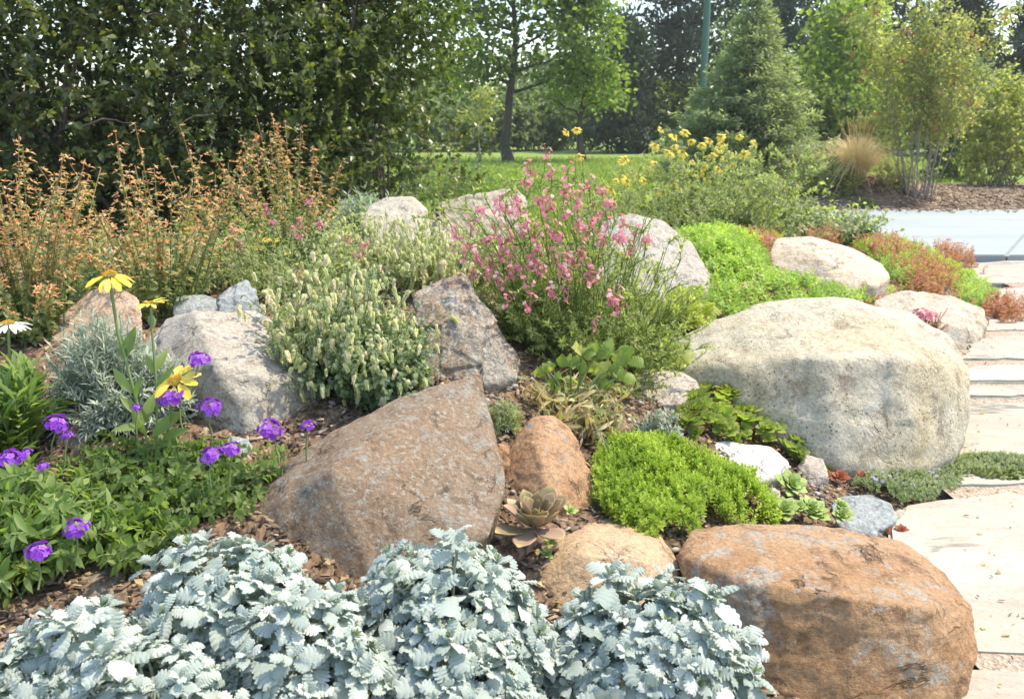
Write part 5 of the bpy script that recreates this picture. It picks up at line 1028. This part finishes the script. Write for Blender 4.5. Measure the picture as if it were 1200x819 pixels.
# pink flowering bush
PK = []
for s in range(5):
    rng = np.random.default_rng(440 + s); mb = MB(); n = 6 + s * 2; u = rand_dirs(rng, n); O = u * [.027, .027, .034] * rng.uniform(.5, 1.1, (n, 1)); fl = combine(ring(leaf(2, .48, .2, .25, .62), 5, .0095, .3, rng, .1)).template(); mb.inst(fl, np.stack([face(unit(v + [0, -.5, .25]), i, rng.uniform(.8, 1.2)) for i, v in enumerate(u)]), O, rng.uniform(0, 1, n)); [tube(mb, [(0, 0, -.012), q * .97], .0012, 3, .1, cap=False) for q in O]; PK.append(mb.mesh('flower_cluster', M['pink']))
def pink_bush():
    rng = np.random.default_rng(441); b, D = G(672, 402); k = D / FPX; t = thing('pink_flower_bush', b, 'airy bush covered in pink flower clusters behind the dark low rock', 'flowering plant'); Pn = np.concatenate([stems(rng, b, 190, 208 * k, 75 * k, 92 * k, .75, .55, 8, (-.10, .1)), stems(rng, b + [.05, -.05, 0], 120, 125 * k, 80 * k, 50 * k, .8, .5, 8, (.05, -.05))]); Pn = Pn + np.cumsum(rng.normal(0, .007, Pn.shape), 1); Pn = np.concatenate([Pn, branchy(Pn, rng, 3, .17, .25, .9, .75, .25, 8)])
    stem_tubes(t, Pn, .0028, 'stalk', k=3); lb = MB(); leaves_on(lb, rng, Pn, 26, LANCE, .024, .04, 1.0, 48, .3, sv=.45); lb.build('foliage', M['pens'], t)
    spots = [(552, 262), (565, 248), (548, 285), (585, 240), (600, 246), (596, 262), (617, 215), (560, 300), (575, 310), (571, 322), (600, 300), (605, 315), (640, 178), (645, 202), (622, 200), (665, 200), (630, 235), (640, 232), (662, 222), (676, 238), (680, 225), (705, 225), (690, 214), (678, 262), (685, 275), (700, 270), (655, 280), (650, 270), (625, 305), (660, 310), (668, 300), (662, 322), (672, 305), (682, 298), (705, 282), (712, 265), (725, 280), (700, 248), (617, 262), (535, 275), (546, 296), (590, 282), (610, 272), (634, 316), (618, 335), (648, 342), (594, 351), (620, 356), (666, 341), (690, 325), (695, 321), (717, 352), (724, 358), (722, 345), (699, 380), (640, 256), (570, 282), (585, 330), (555, 320), (730, 262), (745, 275), (757, 282), (738, 290), (630, 290), (610, 245), (580, 268), (640, 245), (660, 250), (588, 296), (597, 322), (647, 300), (715, 240), (695, 258), (605, 232), (625, 275)]
    tips = Pn[:, -1]; S = np.stack([(600 + FPX * (tips[:, 0]) / ((tips - CAM) @ fw)), 409.5 - FPX * ((tips - CAM) @ upv) / ((tips - CAM) @ fw)], -1); used = set(); sb = Each()
    for i, (px, py) in enumerate(spots):              # each cluster ends a stem of its own
        o = np.argsort(np.hypot(*(S - [px, py]).T)); o = [q for q in o[:40] if q not in used and np.hypot(*(S[q] - [px, py])) < 24] or [q for q in o if q not in used][:1]; j = min(o, key=lambda q: (tips[q] - CAM) @ fw); used.add(j); tip = tips[j]; dd = (tip - CAM) @ fw; dd = dd - .04; p = P(px, py, dd); tube(sb, curve(Pn[j][5], p, .01, 5), .002, 3); part('flower_cluster', PK[(i * 3) % 5 if py < 330 else i % 2], t, rotz(i) * rng.uniform(.85, 1.35), p - b)
    sb.build('flower_stalk', M['stalk'], t)
pink_bush()
# pink flowers at the left
def pink_valerian():
    rng = np.random.default_rng(443); b, D = G(335, 345); t = thing('pink_valerian', b, 'grey-leaved plant with a few round pink flower heads behind the hop oregano', 'flowering plant'); k = D / FPX; Pn = stems(rng, b, 80, 95 * k, 50 * k, 75 * k, .6); stem_tubes(t, Pn, .003, 'stalk', k=3); lb = MB(); leaves_on(lb, rng, Pn, 26, LANCE, .04, .05, 1, 50); lb.build('foliage', M['ybush'], t); sb = Each()
    for i, (px, py) in enumerate(((312, 247), (321, 261), (274, 273), (282, 290), (361, 237), (374, 263), (350, 263), (352, 278), (269, 317), (343, 270), (426, 288), (314, 334), (407, 282), (420, 300))):
        p = P(px, py, D - .1 + rng.normal(0, .05)); tube(sb, curve(Pn[i * 4][3], p, .02, 6), .0025, 3); part('flower_cluster', PK[2 + i % 3], t, rotz(i) * rng.uniform(.75, 1.0), p - b)
    sb.build('flower_stalk', M['stalk'], t)
pink_valerian()

# ---------------------------------------------------------------- yellow flowers
def daisy_meshes(seed, n=13, r=1., drop=.1, w=.20):
    rng = np.random.default_rng(seed); p = MB()
    for tp, m, o, a in ring(leaf(4, w, .25, .22, .6, tip=.35), n, .82 * r, -drop, rng, .09, 0, .05): p.inst(tp, m[None], (m[:, 1] / np.linalg.norm(m[:, 1]) * .2 * r)[None], np.array([a]))
    d = MB(); k = 70; i = np.arange(k); f = np.sqrt((i + .5) / k); an = i * 2.39996; d.inst(plump(2, .5, .3), np.stack([face(unit([math.cos(a) * q * .8, math.sin(a) * q * .8, 1]), a, .09 * r) @ np.array([[1, 0, 0], [0, 0, 1], [0, 1, 0.]]) for a, q in zip(an, f)]), np.stack([np.cos(an) * f * .26 * r, np.sin(an) * f * .26 * r, .10 * r * (1 - f * f)], -1), rng.uniform(0, 1, k)); return p, d
def flower(t, p, d, r, seed, pm='yellow', n=13, drop=.1, name='flower', w=.2):
    pb, db = daisy_meshes(seed, n, r, drop, w); h = MB(); tube(h, [(0, 0, -.16 * r), (0, 0, -.02 * r)], [.12 * r, .26 * r], 10); o = part(name, h.mesh('flower', M['stalk']), t, face(d, seed), p - np.array(t.location)); part('petals', pb.mesh('petals', M[pm]), o); part('disc', db.mesh('disc', M['gold']), o); return o
def yellow_daisy():
    rng = np.random.default_rng(451); b, D = G(172, 520); D -= .12; b = P(172, 520, D); b[2] = float(H(b[0], b[1])); t = thing('yellow_daisy', b, 'tall yellow daisy plant with three blooms in front of the grey boulder', 'flowering plant'); k = D / FPX
    def path(pp): return np.array([P(x, y, D - dd) for x, y, dd in pp])
    for pp, rr in (([(178, 540, -.02), (168, 500, 0), (158, 462, 0), (148, 425, .01), (138, 390, .01), (132, 350, .02), (128, 328,   .02)], .0046), ([(182, 540, -.02), (184, 500, 0), (184, 460, 0), (181, 420, .01), (178, 385, .01), (177, 360, .01)], .004), ([(190, 540, -.02), (196, 510, 0), (202, 475, .04), (206, 452, .05)], .0036)):
        mb = MB(); tube(mb, path(pp), rr, 7); mb.build('stem', M['stalk'], t)
    lv = [((150, 425), (135, 390), .085, 0), ((147, 420), (157, 380), .08, 0), ((158, 462), (128, 430), .09, .02), ((168, 490), (140, 462), .085, .03), ((184, 440), (168, 415), .07, .02), ((182, 436), (196, 405), .08, -.02), ((183, 470), (196, 425), .1, .03), ((166, 500), (182, 455), .1, -.03), ((172, 510), (150, 480), .09, .05), ((178, 512), (210, 480), .09, .05), ((170, 500), (130, 500), .09, .06), ((190, 515), (215, 500), .08, .06), ((160, 470), (160, 440), .07, .04)]
    for i, (a, c, s, dd) in enumerate(lv):
        mb = MB(); p0 = P(*a, D); d = P(*c, D - dd) - p0; mb.inst(leaf(5, .15, .4, .25, .5), frames(d[None], np.array([[-.3 * (-1) ** i, -.8, .7]]), np.linalg.norm(d) * .95), p0[None], np.array([rng.uniform(.3, .9)])); mb.build('leaf', M['strap'], t)
    mb = MB(); tube(mb, [P(179, 384, D), P(178, 376, D), P(177, 370, D)], [.006, .014, .009], 8); mb.build('bud', M['stalk'], t)
    flower(t, P(128, 322, D - .02), unit([.05, -.12, 1]), 29 * k, 1, n=15, drop=.26); flower(t, P(176, 356, D - .01), unit([-.1, -.05, 1]), 18 * k, 2, n=12, drop=-.12); flower(t, P(205, 446, D - .06), unit([-.15, -.55, .8]), 29 * k, 3, n=10, drop=.1, w=.25)
yellow_daisy()
def white_daisy():
    b, D = G(8, 425); D -= .45; b = P(8, 470, D); b[2] = float(H(b[0], b[1])); t = thing('white_daisy', b, 'white daisy cut by the left edge of the photo', 'flowering plant'); mb = MB(); tube(mb, curve(b, P(10, 382, D), 0, 7), .004, 6); mb.build('stem', M['stalk'], t)
    l2 = MB(); leaves_on(l2, np.random.default_rng(5), curve(b, P(10, 382, D), 0, 7)[None], 12, LANCE, .06, .0, .6); l2.build('foliage', M['strap'], t); flower(t, P(9, 379, D), unit([.05, -.05, 1]), 24 * D / FPX, 7, 'white_petal', 18, .05, w=.14)
white_daisy()
YD = []
for s in range(3):
    p, d = daisy_meshes(20 + s, 11, .026, .1 + .1 * s, .24); YD.append((p.mesh('flower', M['yellow']), d.mesh('disc', M['gold'])))
def small_yellow(t, p, b, d, s, i): o = part('flower', YD[i % 3][0], t, face(d, i, s), p - b); part('disc', YD[i % 3][1], o)
def coreopsis():
    rng = np.random.default_rng(461); b, D = G(285, 330); t = thing('coreopsis', b, 'low golden coreopsis with a handful of blooms behind the blue-grey rocks', 'flowering plant'); k = D / FPX; Pn = stems(rng, b, 60, 60 * k, 40 * k, 66 * k, .6); stem_tubes(t, Pn, .0022, 'stalk', k=3); lb = MB(); leaves_on(lb, rng, Pn, 20, THIN, .045); lb.build('foliage', M['agas'], t); sb = Each()
    for i, (px, py) in enumerate(((240, 277), (250, 281), (197, 292), (312, 280), (323, 281), (302, 288), (294, 291), (333, 294), (305, 337), (262, 288))):
        p = P(px, py, D - .05); tube(sb, curve(Pn[i * 3][3], p, .02, 6), .002, 3); small_yellow(t, p, b, unit([rng.normal(0, .3), -.3, 1]), 1.35, i)
    sb.build('flower_stalk', M['stalk'], t)
coreopsis()
def yellow_bush():
    rng = np.random.default_rng(462); b, D = G(812, 278); k = D / FPX; t = thing('yellow_flower_bush', b, 'wide grey-green bush dotted with yellow flowers in front of the spruce', 'flowering plant'); Pn = np.concatenate([stems(rng, b + [-.25, 0, 0], 170, 92 * k, 70 * k, 80 * k, .6), stems(rng, b + [.35, .1, 0], 170, 114 * k, 60 * k, 85 * k, .6)]); Pn = np.concatenate([Pn, branchy(Pn, rng, 2, .22, .3, .9, .7, .25, 7)]); stem_tubes(t, Pn, .003, 'stalk', k=3); lb = MB(); leaves_on(lb, rng, Pn, 26, LANCE, .062, .05, 1., 45); lb.build('foliage', M['ybush'], t); sb = Each()
    spots = [(664, 155), (676, 152), (678, 183), (775, 152), (803, 155), (768, 170), (782, 178), (790, 172), (800, 178), (810, 166), (822, 170), (832, 164), (845, 160), (843, 175), (866, 160), (885, 168), (835, 182), (850, 186), (812, 190), (825, 196), (798, 186), (785, 182), (768, 192), (760, 198), (730, 208), (735, 212), (748, 206), (722, 212), (716, 222), (770, 208), (788, 215), (800, 222), (812, 226), (776, 225), (842, 198), (856, 180), (790, 160), (872, 180), (830, 210), (755, 212), (728, 190), (733, 186), (820, 204), (805, 202), (847, 168), (858, 194)]
    for i, (px, py) in enumerate(spots):
        p = P(px, py, D + rng.normal(0, .25)); q = Pn[rng.integers(len(Pn))]; j = int(np.argmin(np.hypot(Pn[:, 5, 0] - p[0], Pn[:, 5, 1] - p[1]))); tube(sb, curve(Pn[j][4], p, .0, 5), .0028, 3); small_yellow(t, p, b, unit([rng.normal(0, .4), -.8, .8]), 2.3 * rng.uniform(.8, 1.2), i)
    sb.build('flower_stalk', M['stalk'], t)
yellow_bush()
def leafy(name, label, base_px, hpx, spx, m, seed, n=120, r0px=30, lsize=.04, per=24, tp=OVATE, hv=.6, cat='plant', stalk='stalk', ang=55, bias=(0, 0), up=.5, droop=.1, group=None):
    rng = np.random.default_rng(seed); b, D = G(*base_px); k = D / FPX; t = thing(name, b, label, cat, group); Pn = stems(rng, b, n, hpx * k, r0px * k, spx * k, hv, up, 7, bias); stem_tubes(t, Pn, .0028, stalk, k=3); lb = MB(); leaves_on(lb, rng, Pn, per, tp, lsize, .05, 1., ang, .3, droop=droop); lb.build('foliage', M[m], t); return t, Pn, rng, b, D
leafy('leafy_perennial', 'pale variegated leafy plant between the yellow bush and the patio', (925, 282), 52, 62, 'ybush', 471, 130, 60, .075, 18)
leafy('leafy_perennial', 'cream and green leafy plant spilling towards the patio corner', (975, 282), 42, 40, 'shrub_pale', 472, 90, 36, .07, 18)
leafy('leafy_perennial', 'low bright green plant at the edge of the lawn behind the long ridged boulder', (600, 226), 30, 70, 'lime_tree', 473, 150, 80, .08, 16)
leafy('leafy_perennial', 'green leafy plant left of the salmon spires on the lawn edge', (505, 236), 62, 55, 'shade_tree', 474, 130, 46, .08, 16)
leafy('leafy_perennial', 'grey-green feathery plant behind the ribbed pale boulder', (745, 262), 40, 60, 'ybush', 475, 130, 50, .06, 20, THIN)
leafy('leafy_perennial', 'green undergrowth below the sparse orange agastache', (165, 338), 75, 60, 'oreg', 476, 150, 80, .035, 24)
leafy('leafy_perennial', 'green undergrowth below the bright orange agastache', (345, 300), 70, 70, 'ybush', 477, 120, 55, .04, 24)
leafy('leafy_perennial', 'dark green undergrowth left of the pinkish rock', (-5, 392), 70, 30, 'agas', 478, 70, 30, .035, 24)
def strap_plant():
    rng = np.random.default_rng(482); b, D = G(12, 528); k = D / FPX; t = thing('strap_leaf_plant', b, 'strappy green plant at the left edge in front of the white daisy', 'plant'); Pn = stems(rng, b, 46, 108 * k, 30 * k, 30 * k, .5, .5, 7); stem_tubes(t, Pn, .005, 'stalk'); lb = MB(); leaves_on(lb, rng, Pn, 20, leaf(4, .13, .35, .15, .58), .088, .05, 1., 36, .2); lb.build('foliage', M['strap'], t)
strap_plant()

# ---------------------------------------------------------------- verbena
VH = [head_mesh('flower_head', np.random.default_rng(490 + s), 30, .028, .0115, M['purple'], .35) for s in range(3)]
def verbena(label, pix, n, heads, seed, hh=.045, lsize=.031, m='verb', tp=None):
    rng = np.random.default_rng(seed); poly = poly_ground(pix); x, y = scatter(rng, poly, n); c = np.mean(poly, 0); c[2] = float(H(c[0], c[1])); t = thing('verbena', c, label, 'flowering plant', 'purple verbenas at the left'); B = np.stack([x, y, H(x, y) + .005], -1)
    an = rng.uniform(0, 6.28, n); T = B + np.stack([np.cos(an) * .10, np.sin(an) * .10, hh * rng.uniform(.3, 1.35, n)], -1); mid = B + (T - B) * [.3, .3, 1.0]; s = np.linspace(0, 1, 6)[None, :, None]; Pn = (1 - s) ** 2 * B[:, None] + 2 * s * (1 - s) * mid[:, None] + s * s * T[:, None]
    stem_tubes(t, Pn, .0025, 'stalk', k=3); lb = MB(); leaves_on(lb, rng, Pn, 20, tp or leaf(4, .27, .35, .35, .45), lsize, .1, 1., 58, .3, sv=.4); lb.build('foliage', M[m], t); sb = Each()
    for i, (px, py, sc, *by) in enumerate(heads):
        D = depth(px, (by[0] if by else py + 40), .05) - .05; p = P(px, py, D); q = P(px + rng.normal(0, 5), py + 30, D); q[2] = max(q[2] - .03, float(H(q[0], q[1]))); tube(sb, curve(q, p, .0, 5, .003, rng), .0028, 4); part('flower_head', VH[i % 3], t, face(unit([rng.normal(0, .2), -.35, 1]), i, sc * D / 2.1 * 1.0), p - c)
    (sb.build('flower_stalk', M['stalk'], t) if sb.n else None); return t
verbena('spreading verbena with purple heads in front of the grey boulder', [(66, 598), (85, 562), (120, 540), (180, 530), (250, 535), (300, 552), (320, 562), (318, 578), (296, 596), (262, 612), (200, 622), (120, 632), (80, 622)], 185, [(66, 497, 1.1), (200, 464, 1.2, 530), (208, 461, .8, 530), (233, 421, 1.0, 525), (247, 477, 1.05, 535), (247, 533, 1., 572), (270, 527, .9, 566), (317, 503, 1.1, 552), (361, 499, .65, 540), (12, 537, 1.1), (28, 534, .8), (50, 546, .5), (160, 478, .45, 530), (78, 510, .5)], 491)
verbena('verbena with two purple heads in the green at the lower left edge', [(-60, 700), (-40, 640), (0, 600), (50, 595), (95, 620), (110, 655), (60, 690), (0, 720)], 125, [(45, 647, 1.15), (89, 619, 1.05), (60, 742, .35)], 492, .11, .055, 'strap', LANCE)
verbena('few trailing verbena shoots in the mulch above the dusty miller', [(110, 665), (140, 640), (190, 640), (200, 660), (150, 675)], 26, [], 493, .07, .04)
def bud_stalks():
    D = depth(62, 660); b = P(62, 665, D); b[2] = float(H(b[0], b[1])); t = thing('seed_stalk', b, 'pair of pale seed heads on bare stalks above the lower left verbena', 'plant'); mb = MB(); tube(mb, curve(b, P(57, 592, D), 0, 6), .003, 5); mb.build('stalk', M['stalk'], t); mb = MB(); mb.inst(PL[0], (np.eye(3) * .012)[None], P(57, 590, D)[None], np.array([.4])); mb.build('seed_head', M['straw'], t)
    mb = MB(); tube(mb, curve(b, P(75, 630, D), 0, 6), .003, 5); mb.build('stalk', M['stalk'], t)
bud_stalks()

# ---------------------------------------------------------------- lobed leaves with dry straw
def lobed_plant(label, base_px, tips, seed, straw=70, wpx=70, lm='lobed'):
    rng = np.random.default_rng(seed); b, D = G(*base_px); k = D / FPX; t = thing('lobed_leaf_plant', b, label, 'plant'); lf = miller_leaf(77); V = lf[0].copy(); V[:, 0] *= 1.25; V[:, 2] *= .7; lf = (V, *lf[1:]); sb = MB()
    for px, py, s in tips:
        p = P(px, py, D + rng.normal(0, .05)); tube(sb, curve(b + [rng.normal(0, .04), rng.normal(0, .03), 0], p, .02, 6), .003, 4); mb = MB(); m = 5
        D0 = np.stack([rng.normal(0, .6, m), rng.normal(-.3, .5, m), rng.uniform(.2, 1, m)], -1); mb.inst(lf, frames(unit(D0), np.array([0, -.9, .6]) + rng.normal(0, .3, (m, 3)), s * k * rng.uniform(.7, 1.1, m)), np.tile(p - [0, 0, .02], (m, 1)), rng.uniform(0, 1, m)); mb.build('leaf', M[lm], t)
    sb.build('stems', M['stalk'], t); 
    if straw:
        Pn = stems(rng, b, straw, 62 * k, wpx * .35 * k, wpx * k, .8, .75); Pn[:, -1, 2] -= .04; stem_tubes(t, Pn, .0028, 'stalk_dry', 'dry_stems'); lb = MB(); leaves_on(lb, rng, Pn, 9, leaf(4, .11, .5, .9, .4), .055, .15, 1., 70, .2, droop=.45, sv=.5); lb.build('dry_leaves', M['straw'], t); l2 = MB(); leaves_on(l2, rng, Pn[::2], 10, LANCE, .04, .3, 1., 45); l2.build('young_leaves', M['ybush'], t)
lobed_plant('plant with lobed green leaves over dry straw in front of the dark low rock', (672, 490), [(682, 410, 17), (700, 414, 18), (720, 408, 20), (735, 420, 18), (690, 430, 17), (712, 434, 18), (728, 440, 16), (660, 442, 15), (640, 432, 14), (668, 422, 15), (650, 450, 13), (705, 448, 14)], 501, 85, 62)
lobed_plant('lobed yellow-green leaves behind the grey-brown cobble', (768, 430), [(765, 410, 36), (776, 408, 32), (760, 422, 26)], 502, 0)
lobed_plant('yellowing leaf tuft at the foot of the ribbed pale boulder', (805, 385), [(800, 362, 30), (812, 360, 30), (790, 366, 28), (820, 368, 24)], 503, 0, lm='yel_cover')
